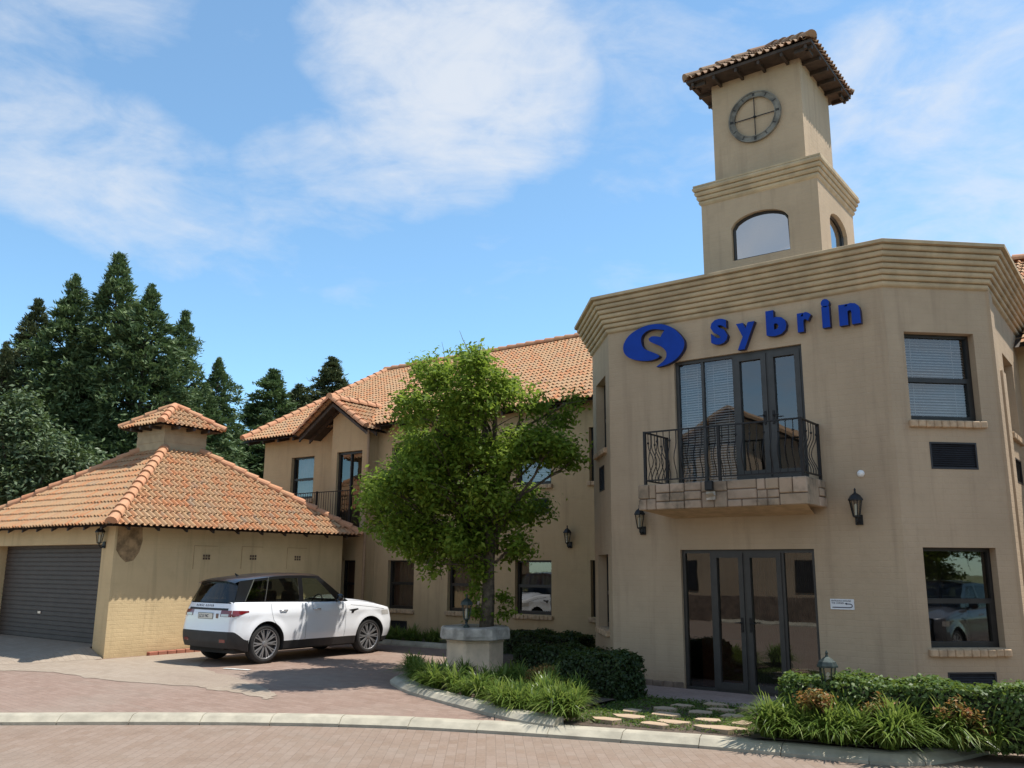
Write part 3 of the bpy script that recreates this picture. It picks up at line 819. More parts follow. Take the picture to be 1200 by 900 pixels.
# ---- the glazed doors
def door_unit(D, name, splits, stile, z_rail, y=.09, pane='glass_dark', blinds=()):
    """splits: (x0,x1,is_leaf) as fractions; frame, leaves with thick stiles, panes, handles"""
    x0, x1, z0, z1 = D; W = x1 - x0; fr = .055
    mb = MB(F_FRONT)
    mb.box(x0, x0 + fr, y - .03, y + .06, z0, z1); mb.box(x1 - fr, x1, y - .03, y + .06, z0, z1)
    mb.box(x0 + fr, x1 - fr, y - .03, y + .06, z1 - fr, z1); mb.box(x0 + fr, x1 - fr, y - .03, y + .06, z0, z0 + fr)
    fx = [x0 + W * s[0] for s in splits[1:]]
    for q, (s, f) in enumerate(zip(splits[1:], fx)):
        mb.box(f - .022, f + .022, y - .025, y + .055, z0 + fr, z1 - fr)
    d = mb.build(name, 'alu_grey', BL)
    for a, b, leaf in splits:
        xa, xb = x0 + W * a + .022, x0 + W * b - .022
        if a == 0: xa = x0 + fr
        if b == 1: xb = x1 - fr
        za, zb = z0 + fr, z1 - fr
        if leaf:
            mb = MB(F_FRONT)
            mb.box(xa, xa + stile, y - .045, y + .03, za, zb); mb.box(xb - stile, xb, y - .045, y + .03, za, zb)
            mb.box(xa + stile, xb - stile, y - .045, y + .03, zb - stile, zb); mb.box(xa + stile, xb - stile, y - .045, y + .03, za, za + z_rail)
            mb.build('leaf', 'alu_grey', d)
            xa += stile; xb -= stile; zb -= stile; za += z_rail
        mb = MB(F_FRONT); mb.quad((xa - .01, y + .01, za - .01), (xb + .01, y + .01, za - .01), (xb + .01, y + .01, zb + .01), (xa - .01, y + .01, zb + .01)); mb.build('pane', pane, d)
    lf = [s for s in splits if s[2]]
    if lf:
        xm = x0 + W * lf[0][1]
        for sgn in (-1, 1):
            mb = MB(F_FRONT); xh = xm + sgn * .07; zh = z0 + 1.05
            mb.bbox(xh - .018, xh + .018, y - .062, y - .045, zh - .11, zh + .11, .004)
            mb.tube([(xh, y - .05, zh + .03), (xh, y - .10, zh + .03), (xh + sgn * .10, y - .10, zh + .03)], .009)
            mb.build('handle', 'iron', d)
    for a, b in blinds:
        mb = MB(F_FRONT); xa, xb = x0 + W * a + .03, x0 + W * b - .03; z = z1 - .1
        while z > z0 + .08:
            t = random.uniform(-.003, .003)
            mb.quad((xa, y + .09, z - .016 + t), (xb, y + .09, z - .016 + t), (xb, y + .118, z + .012 + t), (xa, y + .118, z + .012 + t)); z -= .043
        for q in (.25, .75): mb.box(xa + (xb - xa) * q - .003, xa + (xb - xa) * q + .003, y + .084, y + .088, z, z1 - .08)
        mb.build('blind', 'blind', d)
    return d
ED = door_unit(DOOR0, 'entrance_door', [(0, .232, 0), (.232, .485, 1), (.485, .765, 1), (.765, 1, 0)], .075, .10)
BD = door_unit(DOOR1, 'balcony_door', [(0, .222, 0), (.222, .475, 0), (.475, .735, 1), (.735, 1, 1)], .085, .16, pane='glass', blinds=((0, .222), (.222, .475)))
# ribbed inner blind behind the entrance glass on the right
mb = MB(F_FRONT); mb.quad((DOOR0[0] + .1, .5, .02), (DOOR0[0] + .95, .5, .02), (DOOR0[0] + .95, .5, .78), (DOOR0[0] + .1, .5, .78)); mb.build('reception_desk', plain('red brown desk', (.20, .065, .03), .5, var=.2), ED)
mb = MB(F_FRONT); rows = []
for k in range(70):
    xx = DOOR0[0] + 1.05 + 1.1 * k / 69; rows.append([(xx, .42 + .012 * (k % 2), .05), (xx, .42 + .012 * (k % 2), 2.15)])
mb.grid(rows); mb.build('blind', plain('grey brown vertical blind', (.19, .16, .13), .8), ED)

# ---- balcony
SX0, SX1, SY0, SY1, SZ0, SZ1 = -6.905, -4.15, 12.78, YB, 2.83, 3.245
mb = MB(); mb.box(SX0 + .03, SX1 - .03, SY0 + .03, SY1 - .004, SZ0 + .012, SZ1 - .012)
SLAB = mb.build('balcony', 'soot', BL)
mb = MB(); mb.quad((SX0 + .03, SY0 + .031, SZ0 + .008), (SX1 - .03, SY0 + .031, SZ0 + .008), (SX1 - .2, SY1 - .01, SZ0 - .09), (SX0 + .2, SY1 - .01, SZ0 - .09)); mb.build('soffit', 'soot', SLAB)
mb = MB()
def stones(mb, L, H, place):
    """random ashlar: wide cells cut into one, two or three uneven courses"""
    x = 0
    g = .006
    while x < L - .03:
        w = random.uniform(.24, .52); w = min(w, L - x) if L - x - w > .14 else L - x
        cuts = random.choice(([], [.45], [.6], [.34, .68], [.3, .62], [.5]))
        zs = [0] + [c * H + random.uniform(-.015, .015) for c in cuts] + [H]
        for za, zb in zip(zs, zs[1:]):
            n = 1 if w < .3 or (zb - za) > .3 else random.choice((1, 2, 2)); xs = [x + w * k / n + (random.uniform(-.05, .05) if 0 < k < n else 0) for k in range(n + 1)]
            for xa, xb in zip(xs, xs[1:]): place(mb, xa + g, xb - g, za + g, zb - g, random.uniform(.012, .034))
        x += w
stones(mb, SX1 - SX0, SZ1 - SZ0, lambda m_, a, b, c, d, t: m_.bbox(SX0 + a, SX0 + b, SY0 + .002 - t + .02, SY0 + .06, SZ0 + c, SZ0 + d, .012))
stones(mb, SY1 - SY0 - .07, SZ1 - SZ0, lambda m_, a, b, c, d, t: m_.bbox(SX1 - .06, SX1 - .02 + t, SY0 + .065 + a, SY0 + .065 + b, SZ0 + c, SZ0 + d, .012))
stones(mb, SY1 - SY0 - .07, SZ1 - SZ0, lambda m_, a, b, c, d, t: m_.bbox(SX0 + .02 - t, SX0 + .06, SY0 + .065 + a, SY0 + .065 + b, SZ0 + c, SZ0 + d, .012))
mb.build('stone_facing', 'stone', SLAB)
mb = MB(); mb.box(SX0 + .028, SX1 - .028, SY0 + .024, SY0 + .029, SZ0 + .01, SZ1 - .01); mb.box(SX1 - .029, SX1 - .024, SY0 + .03, SY1 - .01, SZ0 + .01, SZ1 - .01); mb.build('mortar_bed', 'mortar', SLAB)
# drain spout streaks: two short scuppers
RX0, RX1, RY0, RZ0, RZ1 = -6.79, -4.215, 12.84, 3.30, 4.115
def baluster(mb, x, y, ox, oy, z0, z1, knot):
    """pot-bellied bar bulging towards (ox, oy)"""
    path = []
    for k in range(13):
        t = k / 12; b = 0.0
        if t < .72: b = .085 * math.sin(math.pi * (t / .72)) ** 2 * (1 if t < .36 else 1) - .02 * math.sin(2 * math.pi * t / .72)
        path.append((x + ox * b, y + oy * b, z0 + (z1 - z0) * t))
    mb.tube(path, .0075, 5, cap=False)
    if knot: mb.lathe([(.006, -.022), (.019, -.008), (.019, .008), (.006, .022)], (x, y, z0 + (z1 - z0) * .80), 8)
mb = MB()
for (p, q) in (((RX0, YB - .02), (RX0, RY0)), ((RX0, RY0), (RX1, RY0)), ((RX1, RY0), (RX1, YB - .02))):
    dx, dy = q[0] - p[0], q[1] - p[1]; L = math.hypot(dx, dy); dx /= L; dy /= L
    ox, oy = (dy, -dx)
    for zz, h in ((RZ1 - .012, .024), (RZ0 + .012, .02)):
        w = .016
        a = (p[0] - dx * w, p[1] - dy * w); b = (q[0] + dx * w, q[1] + dy * w)
        xs = sorted((a[0], b[0])); ys = sorted((a[1], b[1]))
        if abs(dx) > .5: mb.box(xs[0], xs[1], p[1] - w, p[1] + w, zz - h / 2, zz + h / 2)
        else: mb.box(p[0] - w + .001, p[0] + w - .001, ys[0], ys[1], zz - h / 2 + .001, zz + h / 2 + .001)
    n = int(round(L / .112))
    for k in range(1, n):
        baluster(mb, p[0] + dx * L * k / n, p[1] + dy * L * k / n, -ox if abs(dx) > .5 else ox * -1, oy if abs(dx) > .5 else 0, RZ0 + .02, RZ1 - .02, k % 2 == 0)
for x, y in ((RX0, RY0), (RX1, RY0), (RX0, YB - .05), (RX1, YB - .05), ((RX0 + RX1) / 2, RY0)):
    mb.box(x - .021, x + .021, y - .021, y + .021, SZ1 - .01, RZ1 + .004)
mb.build('railing', 'iron', SLAB)

# ---- clock tower
T0, T1, TY0, TY1 = -6.655, -4.40, 15.18, 17.4
TW = MB(); TS = MB()
CT_OPEN_F = (.62, 1.70, 7.62, 8.28)
mtF, LF = frame2d((T0, TY0), (T1, TY0)); mtR, LR = frame2d((T1, TY0), (T1, TY1)); mtB, LB_ = frame2d((T1, TY1), (T0, TY1)); mtL, LL = frame2d((T0, TY1), (T0, TY0))
def arch_panel(mb, mt, L, z0, z1, op, rise, depth):
    a, b, c, d = op; mb.M = mt; n = 14
    wall_panel(mb, 0, L, z0, c, [], depth); wall_panel(mb, 0, a, c, z1, [], depth); wall_panel(mb, b, L, c, z1, [], depth)
    arc = [(a + (b - a) * k / n, d + rise * (1 - (2 * k / n - 1) ** 2) ** .6) for k in range(n + 1)]
    for k in range(n):
        (xa, za), (xb, zb) = arc[k], arc[k + 1]
        mb.quad((xa, 0, za), (xb, 0, zb), (xb, 0, z1), (xa, 0, z1)); mb.quad((xa, 0, za), (xa, depth, za), (xb, depth, zb), (xb, 0, zb))
    mb.quad((a, 0, c), (a, 0, d), (a, depth, d), (a, depth, c)); mb.quad((b, 0, d), (b, 0, c), (b, depth, c), (b, depth, d)); mb.quad((a, 0, c), (b, 0, c), (b, depth, c), (a, depth, c))
    return arc
mb = MB()
OPF = (.585, 1.69, 7.615, 8.27); OPR = (.60, 1.70, 7.615, 8.27)
arcF = arch_panel(mb, mtF, LF, 6.4, 9.06, OPF, .23, .14)
arcR = arch_panel(mb, mtR, LR, 6.4, 9.06, OPR, .23, .14)
arch_panel(mb, mtL, LL, 6.4, 9.06, (.52, 1.62, 7.615, 8.27), .23, .14); arch_panel(mb, mtB, LB_, 6.4, 9.06, OPF, .23, .14)
U0, U1, UY0, UY1 = -6.395, -4.62, 15.31, 17.06
mb.M = Matrix.Identity(4)
for a, b in (((U0, UY0), (U1, UY0)), ((U1, UY0), (U1, UY1)), ((U1, UY1), (U0, UY1)), ((U0, UY1), (U0, UY0))):
    mb.quad((*a, 9.1), (*b, 9.1), (*b, 11.62), (*a, 11.62))
TOW = mb.build('clock_tower', 'wall', BL)
def ring_cornice(prof, poly, name, mat, parent):
    mb = MB(); rows = []
    P = [Vector(p) for p in poly]; n = len(P)
    for d, z in prof:
        row = []
        for i in range(n + 1):
            p = P[i % n]; sx = 1 if p.x > sum(q.x for q in P) / n else -1; sy = 1 if p.y > sum(q.y for q in P) / n else -1
            row.append((p.x + sx * d, p.y + sy * d, z))
        rows.append(row)
    mb.grid(rows); o = mb.build(name, mat, parent); recalc(o); return o
TP = [(T0, TY0), (T1, TY0), (T1, TY1), (T0, TY1)]
pr = [(0, 8.86)]
z = 8.88
for k in range(4):
    d = .02 + k * .03
    pr += [(d, z), (d + .018, z + .03), (d + .018, z + .06), (d - .004, z + .085)]; z += .09
pr += [(.115, z), (.115, z + .03), (-.3, z + .05)]
ring_cornice(pr, TP, 'cornice', 'trim', TOW)
for mt, arc, op in ((mtF, arcF, OPF), (mtR, arcR, OPR)):
    mb = MB(mt); a, b, c, d = op; y = .10
    path = [(a + .02, y, c + .02)] + [(min(max(x, a + .02), b - .02), y, z - .02) for x, z in arc] + [(b - .02, y, c + .02), (a + .02, y, c + .02)]
    mb.tube(path, .03, 4, cap=False)
    wf = mb.build('arched_window', 'alu', TOW)
    # thin outline pane
    mb = MB(mt); n = len(arc)
    mb.add([(a, y + .01, c), (b, y + .01, c)] + [(x, y + .01, z) for x, z in reversed(arc)], [tuple(range(n + 2))])
    mb.build('arched_pane', 'mirror_film', TOW)
# clock ring on the front face
mb = MB(); cx, cz, Y0 = -5.53, 10.47, UY0
def ring(mb, r0, r1, y0, y1, n=56):
    pts = []
    for k in range(n):
        w = 2 * math.pi * k / n; c_, s_ = math.cos(w), math.sin(w)
        pts += [(cx + r0 * c_, y0, cz + r0 * s_), (cx + r1 * c_, y0, cz + r1 * s_), (cx + r0 * c_, y1, cz + r0 * s_), (cx + r1 * c_, y1, cz + r1 * s_)]
    f = []
    for k in range(n):
        a, b = 4 * k, 4 * ((k + 1) % n)
        f += [(a, a + 1, b + 1, b), (a + 1, a + 3, b + 3, b + 1), (a + 2, a, b, b + 2)]
    mb.add(pts, f)
ring(mb, .415, .505, Y0 - .045, Y0 + .002); ring(mb, .495, .52, Y0 - .06, Y0 + .001); ring(mb, .40, .418, Y0 - .055, Y0 + .001)
CK = mb.build('clock_ring', 'clockring', TOW); recalc(CK)
mb = MB(); mb.box(cx - .4, cx + .4, Y0 - .03, Y0 - .02, cz - .007, cz + .007); mb.box(cx - .007, cx + .007, Y0 - .034, Y0 - .024, cz - .4, cz + .4); mb.lathe([(.03, -.012), (.03, .012)], (cx, Y0 - .027, cz), 10)
mb.build('clock_bars', 'iron', TOW)
for k in range(12):
    mb = MB(); w = math.pi / 6 * k; c_, s_ = math.cos(w), math.sin(w)
    for q in range(4 if k % 3 == 0 else 2):
        off = (q - 1.5) * .012
        mb.add([(cx + .41 * c_ - s_ * (off - .004), Y0 - .048, cz + .41 * s_ + c_ * (off - .004)), (cx + .49 * c_ - s_ * (off - .004), Y0 - .048, cz + .49 * s_ + c_ * (off - .004)),
                (cx + .49 * c_ - s_ * (off + .004), Y0 - .048, cz + .49 * s_ + c_ * (off + .004)), (cx + .41 * c_ - s_ * (off + .004), Y0 - .048, cz + .41 * s_ + c_ * (off + .004))], [(0, 1, 2, 3)])
    mb.build('clock_mark', 'iron', TOW)
# tower roof: low pyramid of tiles on a boarded soffit
EX0, EX1, EY0, EY1, EZ = U0 - .36, U1 + .36, UY0 - .40, UY1 + .36, 11.47
ax, ay, az = (EX0 + EX1) / 2, (EY0 + EY1) / 2, 12.35
mb = MB()
for a, b in (((EX0, EY0), (EX1, EY0)), ((EX1, EY0), (EX1, EY1)), ((EX1, EY1), (EX0, EY1)), ((EX0, EY1), (EX0, EY0))):
    mb.add([(*a, EZ), (*b, EZ), (ax, ay, az)], [(0, 1, 2)])
    mb.quad((*a, EZ - .06), (*b, EZ - .06), (*b, EZ), (*a, EZ))
mb.add([(EX0, EY0, EZ - .06), (EX1, EY0, EZ - .06), (EX1, EY1, EZ - .06), (EX0, EY1, EZ - .06)], [(3, 2, 1, 0)])
for k in range(6):
    x = EX0 + .12 + (EX1 - EX0 - .24) * k / 5
    mb.box(x - .025, x + .025, EY0 + .02, UY0 - .004, EZ - .14, EZ - .062); mb.box(x - .025, x + .025, UY1 + .004, EY1 - .02, EZ - .14, EZ - .062)
    y = EY0 + .12 + (EY1 - EY0 - .24) * k / 5
    mb.box(U1 + .004, EX1 - .02, y - .025, y + .025, EZ - .14, EZ - .063); mb.box(EX0 + .02, U0 - .004, y - .025, y + .025, EZ - .14, EZ - .063)
mb.build('eaves_boards', 'timber', TOW)
def hip_side(parent, a, b, apex, name, mat, pitch=.146, course=.32, cuts=True):
    """one triangular hip face of tiles from eave a-b (seen from outside left to right) up to the apex"""
    a, b, apex = Vector(a), Vector(b), Vector(apex)
    u = (b - a).normalized(); mid = (a + b) / 2
    nrm = u.cross(apex - mid).normalized()
    if nrm.z < 0: nrm = -nrm
    s = nrm.cross(u).normalized()
    if s.z < 0: s = -s
    L = (apex - a).dot(s)
    mb = MB(); tile_plane(mb, a, u, s, nrm, (b - a).length, L, pitch, course)
    o = mb.build(name, mat, parent); org = root_loc(parent)
    if cuts:
        for corner, sgn in ((a, -1), (b, 1)):
            d = Vector((apex.x - corner.x, apex.y - corner.y, 0)).normalized(); no = Vector((d.y, -d.x, 0))
            if no.dot(u) * sgn < 0: no = -no
            clip_obj(o, corner - org, no)
    return o
def hip_roof(parent, x0, x1, y0, y1, z, apex, mat, ridgemat, name='roof', r=.11):
    c = [(x0, y0, z), (x1, y0, z), (x1, y1, z), (x0, y1, z)]
    for i in range(4):
        o = hip_side(parent, c[i], c[(i + 1) % 4], apex, name if i == 0 else name, mat)
        if i == 0: first = o
    mb = MB()
    for p in c: ridge_line(mb, Vector(p) + (Vector(apex) - Vector(p)).normalized() * .03, apex, r)
    mb.build('hip_tiles', ridgemat, parent)
    return first
hip_roof(TOW, EX0, EX1, EY0, EY1, EZ + .005, (ax, ay, az), 'oldtile', 'oldtile', r=.10)

# ---- wing
SL = (9.37 - 5.85) / 6.5
WX = lambda a: a + 23.26
W_W = [(WX(a), WX(b), .81, 2.10) for a, b in ((-13.21, -12.12), (-15.40, -14.31), (-17.58, -16.60), (-11.02, -9.93))]
W_U = [(WX(a), WX(b), 3.95, 5.25) for a, b in ((-13.21, -12.12), (-15.40, -14.31), (-17.58, -16.60), (-21.92, -20.86), (-11.02, -9.93))]
V_W = [(WX(-13.06), WX(-12.38), .20, .45), (WX(-12.86), WX(-12.20), 3.22, 3.60), (WX(-17.4), WX(-16.8), .15, .50), (WX(-15.2), WX(-14.5), .15, .45)]
mb = MB(F_WING); wall_panel(mb, 0, L_WING, -.05, 6.08, W_W + W_U + [v + (.04,) for v in V_W], .15)
mb.M = F_WINGR; wall_panel(mb, 0, L_WINGR, -.05, 6.08, [(2.2, 3.3, .81, 2.1), (2.2, 3.3, 3.95, 5.25)], .15)
mb.M = Matrix.Identity(4)
gx = -23.26
mb.add([(gx, 18, -.05), (gx, 30, -.05), (gx, 30, 6.08), (gx, 24, 9.3), (gx, 18, 6.08)], [(0, 4, 3, 2, 1)])
mb.add([(9, 18, -.05), (9, 30, -.05), (9, 30, 6.08), (9, 24, 9.3), (9, 18, 6.08)], [(0, 1, 2, 3, 4)])
mb.quad((9, 30, -.05), (gx, 30, -.05), (gx, 30, 6.08), (9, 30, 6.08))
mb.build('wing_wall', 'wall_wing', BL)
mb = MB(); mb.box(-23.1, 8.9, 19.1, 19.15, 0, 5.9); mb.box(-23.1, -9.2, 18.2, 19.1, 2.7, 2.8); mb.build('room_backing', 'room', BL)  # dark backing behind the wing windows, standing in for unlit rooms
for i, w in enumerate(W_W): window(F_WING, *w, y=.13, transom=.52, blind=('curtain' if i < 3 else None), blind_drop=(.5, 1.0, 1.0, 1)[i])
for i, w in enumerate(W_U): window(F_WING, *w, y=.13, transom=.47, blind='curtain_pale' if i == 3 else 'slats')
for v in V_W: vent(F_WING, *v)
for w in ((2.2, 3.3, .81, 2.1), (2.2, 3.3, 3.95, 5.25)): window(F_WINGR, *w, y=.13)
# projecting bay under the small gable
mb = MB(F_BOX); wall_panel(mb, 0, L_BOX, -.05, 5.72, [(.23, 1.28, 2.98, 5.20), (.66, 1.18, .81, 2.10)], .12)
bx0, bx1 = -19.64, -18.13
mb.M = Matrix.Identity(4)
mb.quad((bx1, 17.6, -.05), (bx1, 18.02, -.05), (bx1, 18.02, 5.78), (bx1, 17.6, 5.72)); mb.quad((bx0, 18.02, -.05), (bx0, 17.6, -.05), (bx0, 17.6, 5.72), (bx0, 18.02, 5.72))
gz = lambda x: 6.62 - abs(x + 19.2) * .66 - .07
mb.add([(bx0, 17.6, 5.72), (bx1, 17.6, 5.72), (bx1, 17.6, gz(bx1)), (-19.2, 17.6, gz(-19.2)), (bx0, 17.6, gz(bx0))], [(0, 1, 2, 3, 4)])
mb.build('gable_wall', 'wall_wing', BL)
gd = window(F_BOX, .23, 1.28, 2.98, 5.20, y=.10, transom=None, sill=False, pane='glass_dark', fw=.07)
mb = MB(F_BOX); mb.box(.735, .775, .07, .15, 3.05, 5.13); mb.build('mullion', 'alu', gd)
window(F_BOX, .66, 1.18, .81, 2.10, y=.11, transom=.5, blind='curtain')
# small balcony beside it
mb = MB(); mb.box(-20.95, -18.15, 17.0, 17.59, 2.82, 2.95); SB = mb.build('balcony', 'trim', BL)
mb = MB()
for zz in (3.05, 4.0): mb.box(-20.95, -18.2, 17.04, 17.07, zz - .012, zz + .012)
for k in range(29): mb.tube([(-20.95 + k * .098, 17.055, 3.05), (-20.95 + k * .098, 17.055, 4.0)], .008, 5)
for x in (-20.95, -19.58, -18.2): mb.box(x - .025, x + .025, 17.03, 17.08, 2.95, 4.03)
mb.build('railing', 'iron', SB)
# roofs
s = Vector((0, 1, SL)).normalized(); n = Vector((0, -SL, 1)).normalized(); u = Vector((1, 0, 0))
LEN = math.hypot(6.5, 6.5 * SL)
mb = MB()
tile_plane(mb, (-23.85, 17.5, 5.86), u, s, n, 3.4, LEN)
st = .32 * 1
tile_plane(mb, (-20.45, 17.75, 5.86 + .25 * SL), u, s, n, 2.5, LEN - .25 * math.hypot(1, SL))
tile_plane(mb, (-17.95, 17.5, 5.86), u, s, n, 17.95 - 9.2, LEN)
tile_plane(mb, (-9.2, 18.6, 5.86 + 1.1 * SL), u, s, n, 9.2 - 1.75, LEN - 1.1 * math.hypot(1, SL))
tile_plane(mb, (-1.75, 17.5, 5.86), u, s, n, 10.2, LEN)
mb.build('roof', 'tile', BL)
mb = MB(); mb.quad((-23.85, 24, 9.38), (8.45, 24, 9.38), (8.45, 30.5, 5.86), (-23.85, 30.5, 5.86)); mb.build('rear_roof', 'tile', BL)
mb = MB(); ridge_line(mb, (-23.9, 24, 9.40), (8.45, 24, 9.40), .13, .4); ridge_line(mb, (-23.8, 17.55, 5.93), (-23.8, 24, 9.40), .11, .36); mb.build('ridge_tiles', 'ridge', BL)
for xa, xb in ((-23.85, -20.45), (-17.95, -9.1), (-1.87, 8.45)):
    mb = MB(); mb.quad((xa, 17.5, 5.80), (xb, 17.5, 5.80), (xb, 18.3, 5.80 + .8 * SL), (xa, 18.3, 5.80 + .8 * SL))
    k = xa + .3
    while k < xb:
        mb.add([(k - .03, 17.56, 5.80), (k + .03, 17.56, 5.80), (k + .03, 18, 5.80 + .44 * SL), (k - .03, 18, 5.80 + .44 * SL), (k - .03, 17.56, 5.71), (k + .03, 17.56, 5.71), (k + .03, 18, 5.83), (k - .03, 18, 5.83)],
               [(0, 1, 5, 4), (1, 2, 6, 5), (3, 0, 4, 7), (4, 5, 6, 7)]); k += .72
    if xa < -23: mb.add([(-23.85, 17.5, 5.795), (-23.85, 24, 9.315), (-23.2, 24, 9.315), (-23.2, 17.5, 5.795)], [(0, 1, 2, 3)])
    mb.build('eaves_boards', 'timber', BL)
# gable roof
GX, GZ, GH, GR = -19.2, 6.66, 1.42, .66
mb = MB(); L = math.hypot(GH, GH * GR)
sR = Vector((-1, 0, GR)).normalized(); sL = Vector((1, 0, GR)).normalized()
tile_plane(mb, (GX + GH, 17.05, GZ - GH * GR), (0, 1, 0), sR, Vector((GR, 0, 1)).normalized(), 2.1, L)
tile_plane(mb, (GX - GH, 19.15, GZ - GH * GR), (0, -1, 0), sL, Vector((-GR, 0, 1)).normalized(), 2.1, L)
GRF = mb.build('gable_roof', 'tile', BL)
mb = MB(); ridge_line(mb, (GX, 17.02, GZ + .03), (GX, 19.2, GZ + .03), .12)
for sg in (-1, 1): ridge_line(mb, (GX + sg * (GH + .02), 17.07, GZ - GH * GR + .02), (GX + sg * .02, 17.07, GZ + .03), .10, .3)
mb.build('ridge_tiles', 'ridge', GRF)
mb = MB()
for sg in (-1, 1):
    mb.quad((GX, 17.1, GZ - .055), (GX + sg * GH, 17.1, GZ - GH * GR - .055), (GX + sg * GH, 19.1, GZ - GH * GR - .055), (GX, 19.1, GZ - .055))
    for y in (17.16, 17.55):
        mb.add([(GX, y, GZ - .06), (GX + sg * GH, y, GZ - GH * GR - .06), (GX + sg * GH, y + .05, GZ - GH * GR - .06), (GX, y + .05, GZ - .06),
                (GX, y, GZ - .17), (GX + sg * GH, y, GZ - GH * GR - .17), (GX + sg * GH, y + .05, GZ - GH * GR - .17), (GX, y + .05, GZ - .17)], [(0, 1, 5, 4), (2, 3, 7, 6), (4, 5, 6, 7), (1, 2, 6, 5)])
mb.build('eaves_boards', 'timber', GRF)
# gutter and downpipes
mb = MB(); mb.tube([(-18.07, 17.55, 5.72), (-18.07, 17.55, 5.5), (-18.07, 17.55, .05)], .042, 8); mb.build('downpipe', plain('tan painted pipe', (.30, .20, .12), .6), BL)
# ------------------------------------------------------------------ garage
GX0, GX1, GY0, GY1 = -24.95, -18.36, 10.41, 17.0
GA = thing('garage', 'tan single-storey garage with hipped clay tile roof, small roof lantern and brown roller door', 'garage', (-21.6, 13.7, 0))
mb = MB()
mt, L = frame2d((GX0, GY0), (GX1, GY0)); mb.M = mt
wall_panel(mb, 0, L, -.05, 2.86, [(1.0, L - .49, -.06, 2.37)], .36)
mt2, L2 = frame2d((GX1, GY0), (GX1, GY1)); mb.M = mt2; wall_panel(mb, 0, L2, -.05, 2.86, [], .2)
mb.M = Matrix.Identity(4)
mb.quad((GX1, GY1, -.05), (GX0, GY1, -.05), (GX0, GY1, 2.86), (GX1, GY1, 2.86)); mb.quad((GX0, GY1, -.05), (GX0, GY0, -.05), (GX0, GY0, 2.86), (GX0, GY1, 2.86))
mb.build('wall', 'wall_garage', GA)
# sectional door with shallow horizontal ribs
mb = MB(mt); rows = []; z = .12
while z < 2.40:
    for dz, dy in ((0, .0), (.012, -.012), (.085, -.012), (.097, .0)):
        rows.append([(1.0, .33 + dy, z + dz), (L - .49, .33 + dy, z + dz)])
    z += .104
mb.grid(rows); gd = mb.build('garage_door', 'shutter', GA)
mb = MB(mt); mb.bbox(2.95, 3.09, .30, .318, .78, .84, .004); mb.build('handle', 'chrome', gd)
# air bricks and patched squares on the side wall
for (y, z) in ((12.72, 2.12), (14.05, 2.13), (15.45, 2.13)):
    mb = MB(); X = GX1 + .004
    for k in range(3):
        for j in range(2):
            mb.box(X, X + .006, y - .10 + k * .072, y - .10 + k * .072 + .05, z - .06 + j * .065, z - .06 + j * .065 + .05)
    mb.build('air_brick', plain('air brick slots', (.12, .075, .05), .9), GA)
    mb = MB(); yy = y - .05
    for (a, b, c, d) in ((yy - .3, yy + .34, z + .25, z + .262), (yy - .3, yy - .29, z - .28, z + .25)): mb.box(X - .003, X + .004, a, b, c, d)
    mb.build('patch_edge', plain('patch edge plaster', (.40, .27, .14), .9), GA)
# damp stain: darker repair plaster at the corner
pts = [(10.46, 2.80), (11.02, 2.80), (11.06, 2.45), (11.0, 2.2), (10.88, 2.02), (10.7, 1.98), (10.56, 2.1), (10.46, 2.24)]
mb = MB(); mb.add([(GX1 + .004, y, z) for y, z in pts], [tuple(range(len(pts)))]); mb.build('repair_patch', plain('damp repair plaster', (.30, .20, .105), .95, var=.5, scale=5), GA)
EX0, EX1, EY0, EY1, EZ = -25.42, -17.88, 10.02, 17.25, 2.76
AX, AY, AZ = -21.62, 13.62, 5.30
hip_roof(GA, EX0, EX1, EY0, EY1, EZ, (AX, AY, AZ), 'tile', 'ridge', r=.118)
mb = MB()
c = [(EX0 + .03, EY0 + .03), (EX1 - .03, EY0 + .03), (EX1 - .03, EY1 - .03), (EX0 + .03, EY1 - .03)]
for i in range(4):
    a, b = c[i], c[(i + 1) % 4]; mb.add([(*a, EZ - .035), (*b, EZ - .035), (AX, AY, AZ - .04)], [(0, 1, 2)])
slx = (AZ - EZ) / (EX1 - AX); sly = (AZ - EZ) / (AY - EY0)
def rafter(mb, p, q, w=.028, h=.12):
    p, q = Vector(p), Vector(q); d = (q - p).normalized(); sd = d.cross(Vector((0, 0, 1))).normalized() * w; dn = Vector((0, 0, -h))
    mb.add([p - sd, p + sd, q + sd, q - sd, p - sd + dn * .55, p + sd + dn * .55, q + sd + dn, q - sd + dn], [(0, 1, 2, 3), (4, 7, 6, 5), (0, 4, 5, 1), (1, 5, 6, 2), (2, 6, 7, 3), (3, 7, 4, 0)])
for k in range(10):
    y = EY0 + .45 + k * .70
    if y < EY1 - .3: rafter(mb, (EX1 - .06, y, EZ - .035), (GX1 - .05, y, EZ - .035 + .45 * slx))
    x = EX1 - .5 - k * .70
    if x > EX0: rafter(mb, (x, EY0 + .06, EZ - .035), (x, GY0 + .05, EZ - .035 + .4 * sly))
mb.build('eaves_boards', 'timber', GA)
